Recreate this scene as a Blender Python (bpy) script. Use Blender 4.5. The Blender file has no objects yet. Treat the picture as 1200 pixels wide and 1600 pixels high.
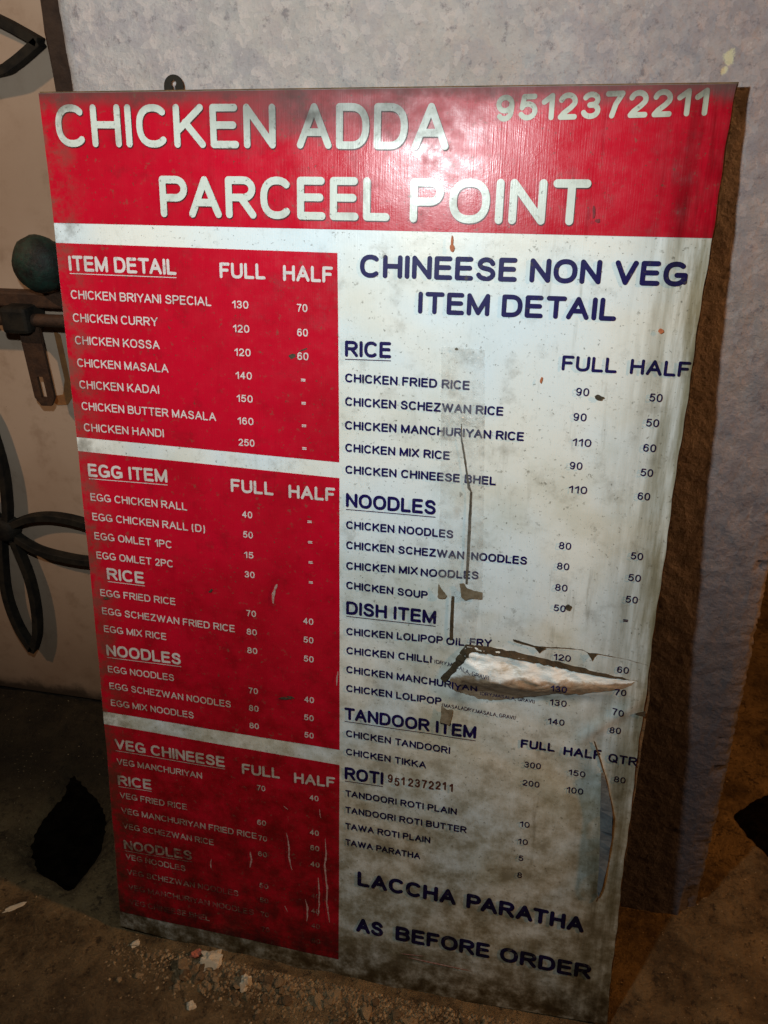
import bpy, math, random
from mathutils import Vector, Matrix, noise

# ------------------------------------------------------------------ scene, camera, light
S = bpy.context.scene
COL = S.collection
R = math.radians
random.seed(7)

cam_d = bpy.data.cameras.new('camera')
cam = bpy.data.objects.new('camera', cam_d); COL.objects.link(cam)
cam_d.sensor_fit = 'VERTICAL'; cam_d.sensor_height = 36.0; cam_d.lens = 29.25
cam_d.clip_start = 0.01; cam_d.clip_end = 60
RX = Vector((0.97670, 0.21433, -0.01072))
RY = Vector((0.08663, -0.43948, -0.89407))
RZ = Vector((-0.19634, 0.87231, -0.44781))
m = Matrix.Identity(4)
for i in range(3):
    m[i][0] = RX[i]; m[i][1] = -RY[i]; m[i][2] = -RZ[i]
m.translation = Vector((0.49699, -0.62964, 0.95600))
cam.matrix_world = m
S.camera = cam

W = bpy.data.worlds.new('World'); S.world = W; W.use_nodes = True
bg = W.node_tree.nodes['Background']
bg.inputs[0].default_value = (0.55, 0.62, 0.85, 1); bg.inputs[1].default_value = 0.004

def lamp(name, loc, power, col, rad, target=None, spot=None, blend=0.3):
    d = bpy.data.lights.new(name, 'SPOT' if spot else 'POINT')
    d.energy = power; d.color = col; d.shadow_soft_size = rad
    o = bpy.data.objects.new(name, d); COL.objects.link(o); o.location = loc
    if spot:
        d.spot_size = R(spot); d.spot_blend = blend
        o.rotation_euler = (Vector(target) - Vector(loc)).to_track_quat('-Z', 'Y').to_euler()
    return o
lamp('torch_lamp', (0.292, -0.41, 1.048), 15.0, (0.86, 0.97, 1.0), 0.014)
lamp('street_lamp_left', (-1.7, -1.3, 2.6), 165.0, (1.0, 0.64, 0.38), 0.05, (-0.42, 0.385, 0.85), 30, 1.0)
lamp('street_lamp_right', (2.3, -0.20, 1.60), 118.0, (1.0, 0.47, 0.165), 0.05)

S.view_settings.view_transform = 'Standard'; S.view_settings.look = 'None'
S.view_settings.exposure = 0; S.view_settings.gamma = 1
S.view_settings.use_curve_mapping = False

# ------------------------------------------------------------------ helpers
def mesh_obj(name, verts, faces, mat, parent=None, smooth=False):
    me = bpy.data.meshes.new(name)
    me.from_pydata([tuple(v) for v in verts], [], faces); me.update()
    if mat: me.materials.append(mat)
    if smooth: me.polygons.foreach_set('use_smooth', [True] * len(me.polygons))
    o = bpy.data.objects.new(name, me); COL.objects.link(o)
    if parent: o.parent = parent
    return o
def empty(name, label, cat, loc=(0, 0, 0), rot=(0, 0, 0)):
    o = bpy.data.objects.new(name, None); COL.objects.link(o)
    o.location = loc; o.rotation_euler = rot; o.empty_display_size = 0.05
    o['label'] = label; o['category'] = cat
    return o
def tag(o, label, cat, group=None):
    o['label'] = label; o['category'] = cat
    if group: o['group'] = group
    return o
class MB:
    def __init__(s): s.v = []; s.f = []
    def add(s, vs, fs):
        b = len(s.v); s.v += [Vector(v) for v in vs]; s.f += [tuple(i + b for i in f) for f in fs]
    def box(s, a, b):
        x0, y0, z0 = a; x1, y1, z1 = b
        s.add([(x0,y0,z0),(x1,y0,z0),(x1,y1,z0),(x0,y1,z0),(x0,y0,z1),(x1,y0,z1),(x1,y1,z1),(x0,y1,z1)],
              [(0,3,2,1),(4,5,6,7),(0,1,5,4),(1,2,6,5),(2,3,7,6),(3,0,4,7)])
    def make(s, name, mat, parent=None, smooth=False): return mesh_obj(name, s.v, s.f, mat, parent, smooth)
def bevel(o, w, seg=2):
    md = o.modifiers.new('bevel', 'BEVEL'); md.width = w; md.segments = seg; md.limit_method = 'ANGLE'
    return o
def fbm(p, sc, oct=4, seed=0.0):
    return noise.fractal(Vector((p[0]*sc + seed, p[1]*sc + seed*1.7, p[2]*sc - seed)), 1.0, 2.0, oct)
def sstep(a, b, x):
    t = min(1, max(0, (x - a) / (b - a))); return t * t * (3 - 2 * t)

# ------------------------------------------------------------------ material helpers
class NT:
    def __init__(s, tree): s.t = tree; s.n = tree.nodes; s.l = tree.links
    def new(s, typ, **kw):
        nd = s.n.new(typ)
        for k, v in kw.items(): setattr(nd, k, v)
        return nd
    def link(s, a, b): s.l.new(a, b)
    def setin(s, inp, v):
        if hasattr(v, 'is_output') or isinstance(v, bpy.types.NodeSocket): s.l.new(v, inp)
        else: inp.default_value = v
    def noise(s, co, scale, detail=4, rough=0.6, stretch=None, dist=0.0):
        if stretch:
            mp = s.new('ShaderNodeMapping'); s.link(co, mp.inputs['Vector']); mp.inputs['Scale'].default_value = stretch; co = mp.outputs[0]
        nd = s.new('ShaderNodeTexNoise'); s.link(co, nd.inputs['Vector'])
        nd.inputs['Scale'].default_value = scale; nd.inputs['Detail'].default_value = detail
        nd.inputs['Roughness'].default_value = rough; nd.inputs['Distortion'].default_value = dist
        return nd.outputs['Fac']
    def ramp(s, fac, a, b, lo=0.0, hi=1.0):
        nd = s.new('ShaderNodeMapRange'); nd.interpolation_type = 'SMOOTHSTEP'
        s.link(fac, nd.inputs['Value']); nd.inputs['From Min'].default_value = a; nd.inputs['From Max'].default_value = b
        nd.inputs['To Min'].default_value = lo; nd.inputs['To Max'].default_value = hi
        return nd.outputs['Result']
    def math(s, op, a, b=0.0):
        nd = s.new('ShaderNodeMath', operation=op); s.setin(nd.inputs[0], a); s.setin(nd.inputs[1], b); return nd.outputs[0]
    def mul(s, a, b): return s.math('MULTIPLY', a, b)
    def mix(s, fac, a, b):
        nd = s.new('ShaderNodeMix', data_type='RGBA'); s.setin(nd.inputs[0], fac)
        s.setin(nd.inputs[6], a if not isinstance(a, tuple) else (*a[:3], 1)); s.setin(nd.inputs[7], b if not isinstance(b, tuple) else (*b[:3], 1))
        return nd.outputs[2]
    def film(s, fac, a, tint):                     # a thin film of dirt or tint: filters what lies under it
        nd = s.new('ShaderNodeMix', data_type='RGBA', blend_type='MULTIPLY'); s.setin(nd.inputs[0], fac)
        s.setin(nd.inputs[6], a); nd.inputs[7].default_value = (*tint, 1); return nd.outputs[2]
    def bump(s, h, strength, dist, normal=None):
        nd = s.new('ShaderNodeBump'); s.link(h, nd.inputs['Height']); nd.inputs['Strength'].default_value = strength
        nd.inputs['Distance'].default_value = dist
        if normal is not None: s.link(normal, nd.inputs['Normal'])
        return nd.outputs[0]
def new_mat(name):
    mt = bpy.data.materials.new(name); mt.use_nodes = True
    t = NT(mt.node_tree); p = mt.node_tree.nodes['Principled BSDF']
    co = t.new('ShaderNodeTexCoord').outputs['Object']
    return mt, t, p, co

# grime and painted light falloff over the whole printed board, in the board's own coordinates
G = bpy.data.node_groups.new('board_grime_falloff', 'ShaderNodeTree')
G.interface.new_socket('Color', in_out='INPUT', socket_type='NodeSocketColor')
G.interface.new_socket('Color', in_out='OUTPUT', socket_type='NodeSocketColor')
G.interface.new_socket('Dirt_falloff', in_out='OUTPUT', socket_type='NodeSocketFloat')
def build_grime_falloff():
    t = NT(G)
    gi = t.new('NodeGroupInput'); go = t.new('NodeGroupOutput')
    co = t.new('ShaderNodeTexCoord').outputs['Object']
    sp = t.new('ShaderNodeSeparateXYZ'); t.link(co, sp.inputs[0]); x, y = sp.outputs[0], sp.outputs[1]
    c = gi.outputs[0]
    n_big = t.noise(co, 9, 6, 0.65); n_mid = t.noise(co, 34, 6, 0.7); n_fine = t.noise(co, 120, 4, 0.7)
    n_str = t.noise(co, 1.0, 5, 0.65, stretch=(70, 7, 1))
    # soft greyish smudges
    f1 = t.mul(t.ramp(n_mid, 0.52, 0.70), 0.30)
    c = t.film(f1, c, (0.22, 0.18, 0.12))
    # vertical run marks
    f2 = t.mul(t.ramp(n_str, 0.56, 0.78), t.math('ADD', 0.20, t.mul(t.ramp(x, 0.40, 0.56), 0.55)))
    c = t.film(f2, c, (0.30, 0.26, 0.18))
    # right border, left border
    f3 = t.mul(t.ramp(x, 0.525, 0.606), t.ramp(n_str, 0.30, 0.62, 0.25, 0.95))
    c = t.film(f3, c, (0.30, 0.26, 0.17))
    f4 = t.mul(t.ramp(x, 0.05, 0.0), t.ramp(n_mid, 0.40, 0.62))
    c = t.mix(t.mul(f4, 0.6), c, (0.12, 0.10, 0.07))
    # soot along the top edge, heavier in the middle
    midx = t.mul(t.ramp(x, 0.12, 0.26), t.ramp(x, 0.46, 0.34))
    top = t.ramp(t.math('ADD', y, t.mul(n_mid, 0.022)), 0.962, 0.984)
    band = t.mul(t.ramp(t.math('ADD', y, t.mul(n_mid, 0.03)), 0.935, 0.972), midx)
    f5 = t.math('MAXIMUM', t.mul(top, 0.8), t.mul(band, t.ramp(n_big, 0.30, 0.62, 0.40, 0.92)))
    c = t.mix(f5, c, (0.045, 0.035, 0.03))
    # splash dirt towards the foot, strengthened to paint in light falloff
    f6 = t.mul(t.ramp(y, 0.36, 0.0), t.ramp(n_mid, 0.32, 0.66, 0.30, 0.9))
    c = t.film(f6, c, (0.40, 0.34, 0.24))
    f9 = t.mul(t.ramp(y, 0.62, 0.22), t.ramp(n_mid, 0.30, 0.64, 0.35, 1.0))  # dirt that also paints the light's falloff down the board
    c = t.film(f9, c, (0.50, 0.44, 0.34))
    f10 = t.mul(t.ramp(n_big, 0.44, 0.66), t.ramp(y, 0.90, 0.4, 0.12, 1.0))
    c = t.film(f10, c, (0.78, 0.75, 0.66))
    f6b = t.mul(t.ramp(y, 0.075, 0.0), t.ramp(n_mid, 0.25, 0.6, 0.3, 1.0))
    c = t.film(f6b, c, (0.22, 0.17, 0.10))
    # fly specks
    f7 = t.ramp(n_fine, 0.60, 0.70)
    f7 = t.mul(f7, t.ramp(n_big, 0.36, 0.60, 0.15, 1.0))
    c = t.mix(t.mul(f7, 0.60), c, (0.10, 0.085, 0.05))
    f8 = t.ramp(t.noise(co, 260, 4, 0.65), 0.62, 0.69)
    c = t.mix(t.mul(f8, 0.62), c, (0.06, 0.05, 0.03))
    t.link(c, go.inputs[0])
    t.link(t.math('MAXIMUM', f1, t.math('MAXIMUM', f5, f6)), go.inputs[1])
build_grime_falloff()

def board_mat(name, col, vary=None, rough=0.27, wear=None, weave=True, spec=0.36):
    mt, t, p, co = new_mat(name)
    c = None
    if vary:
        n = t.ramp(t.noise(co, 7, 3, 0.5, dist=0.6), 0.35, 0.65)
        c = t.mix(n, col, vary)
    if wear:                         # ink rubbed off: under-colour shows in ragged flakes, worst near the foot
        sp = t.new('ShaderNodeSeparateXYZ'); t.link(co, sp.inputs[0])
        nz = t.noise(co, 170, 6, 0.75); nb = t.noise(co, 16, 4, 0.6)
        h = t.ramp(sp.outputs[1], 0.32, 0.02, 0.0, 0.20)
        f = t.ramp(t.math('ADD', t.math('ADD', t.mul(nz, 0.6), t.mul(nb, 0.4)), h), 0.59, 0.71)
        c = t.mix(t.mul(f, 0.85), c if c is not None else col, wear)
    g = t.new('ShaderNodeGroup'); g.node_tree = G
    if c is not None: t.link(c, g.inputs[0])
    else: g.inputs[0].default_value = (*col, 1)
    t.link(g.outputs[0], p.inputs['Base Color'])
    rr = t.math('ADD', rough, t.mul(g.outputs[1], 0.35))
    rr = t.math('ADD', rr, t.ramp(t.noise(co, 60, 4), 0.3, 0.7, -0.05, 0.08))
    t.link(rr, p.inputs['Roughness'])
    p.inputs['Specular IOR Level'].default_value = spec
    if weave:
        w1 = t.noise(co, 1.0, 2, 0.5, stretch=(900, 25, 1)); w2 = t.noise(co, 700, 2)
        b = t.bump(w1, 0.16, 0.0006); b = t.bump(w2, 0.10, 0.0004, b)
        b = t.bump(t.noise(co, 45, 5, 0.65), 0.2, 0.0012, b)
        t.link(b, p.inputs['Normal'])
    return mt

def simple_mat(name, a, b, scale=30, rough=0.8, bump=0.4, bdist=0.002, c=None, spec=0.3, metal=0.0):
    mt, t, p, co = new_mat(name)
    n1 = t.noise(co, scale, 7, 0.7); n2 = t.noise(co, scale * 5, 5, 0.7)
    col = t.mix(t.ramp(n1, 0.36, 0.64), a, b)
    if c: col = t.mix(t.ramp(n2, 0.52, 0.70), col, c)
    t.link(col, p.inputs['Base Color']); p.inputs['Roughness'].default_value = rough
    p.inputs['Specular IOR Level'].default_value = spec; p.inputs['Metallic'].default_value = metal
    if bump:
        nb = t.bump(n2, bump, bdist); nb = t.bump(n1, bump, bdist * 4, nb); t.link(nb, p.inputs['Normal'])
    return mt

M = {}
M['banner'] = board_mat('white_flex', (0.70, 0.79, 0.82), (0.77, 0.77, 0.70), 0.27)
M['red'] = board_mat('red_flex', (0.54, 0.004, 0.022), (0.48, 0.005, 0.019), 0.27)
M['white_ink'] = board_mat('white_print', (0.60, 0.65, 0.58), None, 0.28, wear=(0.30, 0.22, 0.19), weave=True)
M['white_small'] = board_mat('white_small_print', (0.66, 0.60, 0.58), None, 0.34, wear=(0.30, 0.012, 0.02), weave=False)
M['navy'] = board_mat('navy_print', (0.010, 0.006, 0.078), None, 0.42, weave=False, spec=0.18)
M['shade_ink'] = board_mat('dark_red_print', (0.075, 0.012, 0.014), None, 0.36, weave=False)
M['stamp'] = board_mat('maroon_stamp', (0.10, 0.025, 0.018), None, 0.5, wear=(0.45, 0.42, 0.34), weave=False)
M['phone_ink'] = board_mat('cream_paint', (0.50, 0.54, 0.45), None, 0.45, wear=(0.30, 0.17, 0.13), weave=False)
M['wood'] = simple_mat('board_wood', (0.16, 0.085, 0.035), (0.07, 0.04, 0.018), 60, 0.75, 0.3)
M['gap'] = simple_mat('dirty_backing', (0.035, 0.024, 0.012), (0.07, 0.048, 0.024), 90, 0.9, 0.3)
M['stain'] = simple_mat('brown_stain', (0.035, 0.026, 0.016), (0.07, 0.055, 0.03), 300, 0.7, 0)
M['dark_smear'] = simple_mat('dark_smear', (0.13, 0.012, 0.014), (0.22, 0.01, 0.016), 200, 0.5, 0)
M['orange_stain'] = simple_mat('orange_stain', (0.45, 0.14, 0.05), (0.35, 0.10, 0.04), 300, 0.6, 0)
M['scratch'] = simple_mat('pale_scratch', (0.42, 0.30, 0.26), (0.30, 0.10, 0.08), 420, 0.7, 0)
M['grey_back'] = simple_mat('grey_banner_back', (0.115, 0.14, 0.15), (0.075, 0.09, 0.10), 60, 0.6, 0.1)
M['brown_tape'] = simple_mat('brown_tape', (0.13, 0.10, 0.06), (0.20, 0.165, 0.11), 120, 0.4, 0.2, 0.0008)

# ------------------------------------------------------------------ stroke letterforms (cap height 1, rounded ends)
def arc(cx, cy, rx, ry, a0, a1, n=12):
    return [(cx + rx * math.cos(R(a0 + (a1 - a0) * i / n)), cy + ry * math.sin(R(a0 + (a1 - a0) * i / n))) for i in range(n + 1)]
def sup(cx, cy, rx, ry, a0, a1, n=14, e=0.86):          # slightly squared arc
    out = []
    for i in range(n + 1):
        a = R(a0 + (a1 - a0) * i / n); c, s = math.cos(a), math.sin(a)
        out.append((cx + rx * math.copysign(abs(c) ** e, c), cy + ry * math.copysign(abs(s) ** e, s)))
    return out
GL = {   # width of the centre-line box, strokes in 0..1 x 0..1
 'A': (.80, [[(0,0),(.5,1)],[(.5,1),(1,0)],[(.2,.34),(.8,.34)]]),
 'B': (.70, [[(0,0),(0,1)],[(0,1),(.55,1)]+arc(.60,.765,.34,.235,90,-90)+[(0,.53)],[(.6,.53)]+arc(.62,.265,.38,.265,90,-90)+[(0,0)]]),
 'C': (.76, [sup(.52,.5,.52,.5,48,312,22)]),
 'D': (.74, [[(0,0),(0,1)],[(0,1),(.45,1)]+sup(.45,.5,.55,.5,90,-90,16)+[(0,0)]]),
 'E': (.62, [[(0,0),(0,1)],[(0,1),(.96,1)],[(0,.53),(.9,.53)],[(0,0),(1,0)]]),
 'F': (.58, [[(0,0),(0,1)],[(0,1),(1,1)],[(0,.52),(.84,.52)]]),
 'G': (.80, [sup(.5,.5,.5,.5,50,352,22)+[(1,.42)],[(.58,.44),(1,.44)],[(1,.44),(1,.10)]]),
 'H': (.70, [[(0,0),(0,1)],[(1,0),(1,1)],[(0,.53),(1,.53)]]),
 'I': (.0, [[(0,0),(0,1)]]),
 'K': (.72, [[(0,0),(0,1)],[(.94,1),(.02,.36)],[(.34,.6),(1,0)]]),
 'L': (.55, [[(0,1),(0,0)],[(0,0),(1,0)]]),
 'M': (.86, [[(0,0),(0,1)],[(0,1),(.5,.04)],[(.5,.04),(1,1)],[(1,1),(1,0)]]),
 'N': (.70, [[(0,0),(0,1)],[(0,1),(1,0)],[(1,0),(1,1)]]),
 'O': (.82, [sup(.5,.5,.5,.5,90,450,30)]),
 'P': (.66, [[(0,0),(0,1)],[(0,1),(.6,1)]+arc(.62,.735,.38,.265,90,-90)+[(0,.47)]]),
 'Q': (.82, [sup(.5,.5,.5,.5,90,450,30),[(.62,.26),(1,-.04)]]),
 'R': (.72, [[(0,0),(0,1)],[(0,1),(.6,1)]+arc(.62,.75,.36,.25,90,-90)+[(0,.5)],[(.5,.5),(1,0)]]),
 'S': (.68, [[(.93,.80)]+arc(.5,.76,.42,.24,25,180,9)+arc(.5,.76,.42,.22,180,250,5)+arc(.5,.25,.48,.27,75,-90,9)+arc(.5,.26,.49,.26,-90,-165,7)]),
 'T': (.70, [[(0,1),(1,1)],[(.5,1),(.5,0)]]),
 'U': (.70, [[(0,1),(0,.34)]+sup(.5,.34,.5,.34,180,360,14)+[(1,1)]]),
 'V': (.76, [[(0,1),(.5,0)],[(.5,0),(1,1)]]),
 'W': (1.18, [[(0,1),(.25,0)],[(.25,0),(.5,1)],[(.5,1),(.75,0)],[(.75,0),(1,1)]]),
 'X': (.74, [[(0,0),(1,1)],[(0,1),(1,0)]]),
 'Y': (.76, [[(0,1),(.5,.45)],[(1,1),(.5,.45)],[(.5,.45),(.5,0)]]),
 'Z': (.68, [[(.05,1),(.97,1)],[(.97,1),(0,0)],[(0,0),(1,0)]]),
 '0': (.54, [sup(.5,.5,.5,.5,90,450,26)]),
 '1': (.30, [[(1,0),(1,1)],[(1,1),(0,.72)]]),
 '2': (.54, [arc(.5,.71,.48,.29,165,-25,12)+[(.70,.42),(.25,.18),(.03,0)],[(.03,0),(1,0)]]),
 '3': (.54, [arc(.48,.755,.44,.245,155,-80,12)+[(.4,.52)],[(.4,.52)]+arc(.48,.27,.5,.27,80,-160,13)]),
 '4': (.58, [[(.72,0),(.72,1)],[(.72,1),(0,.3)],[(0,.3),(1,.3)]]),
 '5': (.54, [[(.92,1),(.2,1)],[(.2,1),(.08,.5)],[(.08,.5)]+arc(.48,.34,.52,.32,140,-150,14)]),
 '6': (.54, [arc(.54,.66,.46,.34,40,180,10)+[(.04,.4)],arc(.52,.31,.47,.31,0,360,22)]),
 '7': (.52, [[(0,1),(1,1)],[(1,1),(.58,.52),(.36,0)]]),
 '8': (.54, [arc(.5,.76,.42,.24,0,360,20),arc(.5,.27,.5,.27,0,360,20)]),
 '9': (.54, [arc(.46,.34,.46,.34,-140,0,10)+[(.96,.6)],arc(.48,.69,.47,.31,0,360,22)]),
 '=': (.44, [[(0,.30),(1,.30)],[(0,.58),(1,.58)]]),
 '(': (.20, [arc(1.0,.42,1.0,.72,130,230,8)]),
 ')': (.20, [arc(0,.42,1.0,.72,50,-50,8)]),
 ',': (.06, [[(1,.04),(0,-.16)]]),
}
TIGHT = set('AVTYW')
def text_strokes(s, t, gap):
    """-> list of strokes in cap-height units, total width; t = stroke thickness"""
    out, x, prev = [], 0.0, None
    for ch in s:
        if ch == ' ': x += 0.50 + 0.35 * t; prev = None; continue
        w, st = GL[ch]
        if prev:
            x += gap
            if prev in 'LTPFAVY' and ch in 'TAVYJ' : x -= 0.10 if (prev + ch) in ('LT','LY','TA','AT','AV','VA','PA','FA','AY','YA','RT') else 0
        for q in st:
            out.append([(x + t / 2 + px * w, t / 2 + py * (1 - t)) for px, py in q])
        x += w + t; prev = ch
    return out, x

def ribbon(pts, hw, cap=7):
    """2-D polyline -> closed strip (verts, faces) with round ends"""
    P = [Vector(p) for p in pts]
    Q = [P[0]]
    for p in P[1:]:
        if (p - Q[-1]).length > 1e-5: Q.append(p)
    P = Q; n = len(P); L, Rr = [], []
    closed = n > 5 and (P[0] - P[-1]).length < 1e-4
    for i in range(n):
        if closed and i in (0, n - 1): d = (P[1] - P[0]).normalized() + (P[-1] - P[-2]).normalized()
        elif i == 0: d = P[1] - P[0]
        elif i == n - 1: d = P[-1] - P[-2]
        else: d = (P[i] - P[i-1]).normalized() + (P[i+1] - P[i]).normalized()
        d.normalize(); nn = Vector((-d.y, d.x))
        L.append(P[i] + nn * hw); Rr.append(P[i] - nn * hw)
    v = L + Rr; f = [(i, n + i, n + i + 1, i + 1) for i in range(n - 1)]
    if not closed:
        for end in (0, 1):
            c = P[0] if end == 0 else P[-1]
            d = (P[0] - P[1]) if end == 0 else (P[-1] - P[-2])
            a = math.atan2(d.y, d.x); b = len(v); v.append(c)
            for k in range(cap + 1):
                aa = a - math.pi / 2 + math.pi * k / cap
                v.append(c + Vector((math.cos(aa), math.sin(aa))) * hw)
            f += [(b, b + 1 + k, b + 2 + k) for k in range(cap)]
    return v, f
def densify(pts, step):
    out = [pts[0]]
    for a, b in zip(pts, pts[1:]):
        n = max(1, int(math.ceil(math.dist(a, b) / step)))
        out += [(a[0] + (b[0]-a[0]) * k / n, a[1] + (b[1]-a[1]) * k / n) for k in range(1, n + 1)]
    return out

# ------------------------------------------------------------------ the board's own shape (millimetres: u right, v down negative from the top edge)
BH = 972.0
def edge_l(v): return 5.2 * math.sin(math.pi * min(1, max(0, -v / BH))) ** 0.7 * (1.0) + 0.7 * math.sin(v * 0.05)*0.3
def edge_r(v):
    k = min(1, max(0, -v / BH))
    return 610 - 6.5 * math.sin(math.pi * k) ** 0.7 + 0.5 * math.sin(v * 0.043) + 0.35 * math.sin(v * 0.17)
def edge_b(u): return -BH - 11.0 * math.sin(math.pi * min(1, max(0, u / 610))) ** 0.8
TEAR = [(399.9,-553.8),(409.9,-539.5),(421.4,-518.5),(424.1,-512.5),(451.9,-513.5),(483.1,-517.5),(511.6,-521.5),(539.6,-525.5),(573.0,-528.2),(594.3,-529)]
def tear_v(u):
    for (a, b), (c, d) in zip(TEAR[3:], TEAR[4:]):
        if a <= u <= c: return b + (d - b) * (u - a) / (c - a)
    return None
def disp(u, v):
    """how far the banner stands off its backing, mm"""
    w = 0.9 * noise.noise(Vector((u / 130, v / 150, 3.1))) + 0.35 * noise.noise(Vector((u / 38, v / 46, 8.0)))
    # long soft ripple below and right of the tear
    if u > 330 and v < -470:
        w += 1.2 * noise.noise(Vector((u / 45, (v + 0.35 * u) / 30, 1.0))) * sstep(330, 420, u) * sstep(-470, -530, v) * sstep(-720, -620, v)
    if 402 < u < 606 and -600 < v < -500:
        tv = tear_v(max(424.2, min(594, u)))
        t = tv - v
        if u < 424.2:                                     # the slanted left end of the slit
            tv = -512.5 - (424.2 - u) * 1.85; t = tv - v
        h = 11.0 * sstep(403, 436, u) * sstep(600, 470, u) ** 0.8
        c = 31.0 * sstep(640, 440, u) + 2
        if t > -0.8:
            up = 0.30 + 0.70 * sstep(0, c, t)
            dn = 1 - sstep(c * 0.92, c + 20, t)
            lead = sstep(-0.8, 0.2, t)
            cr = abs(noise.noise(Vector((u / 26 + v / 30, v / 9, 5)))) - .25
            cr2 = abs(noise.noise(Vector((u / 12, v / 5 - u / 14, 9)))) - .25
            w += h * up * dn * lead - (4.2 * cr + 2.4 * cr2) * h / 12.5 * dn * lead
    # crease running to the right edge beneath the slit
    d = abs((v + 560) - (u - 590) * 0.95) * 0.72
    if u > 530 and v < -540: w += 3.2 * math.exp(-(d / 7) ** 2) * sstep(530, 565, u) * sstep(612, 585, u)
    # peeled seam lower down the right side
    if u > 545 and -812 < v < -590:
        k = sstep(-590, -640, v) * sstep(-812, -770, v)
        lu = seam_u(v); w += 3.0 * k * (sstep(lu - 26, lu - 1, u) * (1 - sstep(lu - 1, lu + 0.6, u)))
    return w
SEAM = [(559.8,-603.4),(566.2,-619.5),(576.2,-646.7),(588.8,-691.9),(589.0,-719.2),(587.2,-779.2),(581.3,-801.5)]
def seam_u(v):
    for (a, b), (c, d) in zip(SEAM, SEAM[1:]):
        if d <= v <= b: return a + (c - a) * (v - b) / (d - b)
    return SEAM[0][0] if v > SEAM[0][1] else SEAM[-1][0]
def loc(u, v, lift=0.0): return ((u) / 1000, (BH + v) / 1000, (disp(u, v) + lift) / 1000)

# ------------------------------------------------------------------ the setting
def ground_mat():
    mt, t, p, co = new_mat('packed_dirt')
    n0 = t.noise(co, 2.2, 5, 0.6); n1 = t.noise(co, 11, 8, 0.72); n2 = t.noise(co, 75, 6, 0.75); n3 = t.noise(co, 260, 4, 0.7)
    c = t.mix(t.ramp(n1, 0.36, 0.66), (0.055, 0.034, 0.014), (0.19, 0.125, 0.056))
    c = t.mix(t.mul(t.ramp(n2, 0.50, 0.72), 0.7), c, (0.18, 0.125, 0.062))
    c = t.mix(t.mul(t.ramp(n2, 0.48, 0.34), 0.85), c, (0.022, 0.014, 0.007))
    c = t.mix(t.mul(t.ramp(n0, 0.52, 0.66), 0.5), c, (0.055, 0.036, 0.018))
    c = t.mix(t.mul(t.ramp(n3, 0.64, 0.72), 0.7), c, (0.32, 0.24, 0.14))
    c = t.mix(t.mul(t.ramp(n3, 0.38, 0.30), 0.7), c, (0.025, 0.016, 0.008))
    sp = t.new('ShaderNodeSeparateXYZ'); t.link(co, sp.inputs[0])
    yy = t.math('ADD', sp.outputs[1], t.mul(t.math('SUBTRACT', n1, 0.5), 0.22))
    dark_by_door = t.mul(t.ramp(yy, 0.13, 0.25), t.ramp(sp.outputs[0], 0.06, -0.02))  # ground darker in front of the door
    c = t.mix(t.mul(dark_by_door, 0.82), c, (0.016, 0.011, 0.006))
    t.link(c, p.inputs['Base Color']); p.inputs['Roughness'].default_value = 0.92; p.inputs['Specular IOR Level'].default_value = 0.2
    b = t.bump(n3, 0.8, 0.003); b = t.bump(n2, 1.0, 0.010, b); b = t.bump(n1, 0.6, 0.02, b)
    t.link(b, p.inputs['Normal'])
    return mt
M['ground'] = ground_mat()
def inside(poly, x, y):
    c = False
    for i in range(len(poly)):
        (x1, y1), (x2, y2) = poly[i - 1], poly[i]
        if (y1 > y) != (y2 > y) and x < (x2 - x1) * (y - y1) / (y2 - y1) + x1: c = not c
    return c
SHADE_PIT_A = [(-.236,.261),(-.174,.223),(-.130,.199),(-.094,.143),(-.091,.097),(-.095,.060),(-.101,.042),(-.147,.057),(-.184,.071),(-.225,.139),(-.212,.194)]  # outlines of dark floor shadows, built as hollows
SHADE_PIT_B = [(.793,.368),(.820,.406),(.862,.439),(.960,.492),(1.02,.40),(.950,.232),(.879,.262),(.837,.296)]
def rag(p):
    out = []
    for i in range(len(p)):
        (a, b), (c, d) = p[i - 1], p[i]; n = max(1, int(math.dist(p[i - 1], p[i]) / .012))
        for k in range(n):
            x, y = a + (c - a) * k / n, b + (d - b) * k / n
            out.append((x + .004 * noise.noise(Vector((x * 22, y * 22, 1))) + .0012 * noise.noise(Vector((x * 120, y * 120, 3))), y + .004 * noise.noise(Vector((x * 22, y * 22, 7))) + .0012 * noise.noise(Vector((x * 120, y * 120, 5)))))
    return out
def grow(p, k):
    cx = sum(a for a, b in p) / len(p); cy = sum(b for a, b in p) / len(p)
    return [(cx + (a - cx) * k, cy + (b - cy) * k) for a, b in p]
def round_off(p):
    for _ in range(2): p = [q for i in range(len(p)) for q in ((p[i-1][0]*.75 + p[i][0]*.25, p[i-1][1]*.75 + p[i][1]*.25), (p[i-1][0]*.25 + p[i][0]*.75, p[i-1][1]*.25 + p[i][1]*.75))]
    return p
SHADE_PITS = (rag(round_off(grow(SHADE_PIT_A, 1.12))), rag(round_off(grow(SHADE_PIT_B, 1.08))))
GZ = -0.007
def shade_pit_depth(x, y):
    if not (-.3 < x < 1.1 and 0 < y < .55): return 0.0
    best = 0.0
    for p, bb in zip(SHADE_PITS, SHADE_PIT_BB):
        if not (bb[0] < x < bb[1] and bb[2] < y < bb[3] and inside(p, x, y)): continue
        d = min(math.dist((x, y), q) for q in p)
        best = max(best, sstep(-.004, .045, d))
    return best
SHADE_PIT_BB = [(min(a for a, b in p), max(a for a, b in p), min(b for a, b in p), max(b for a, b in p)) for p in SHADE_PITS]
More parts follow.
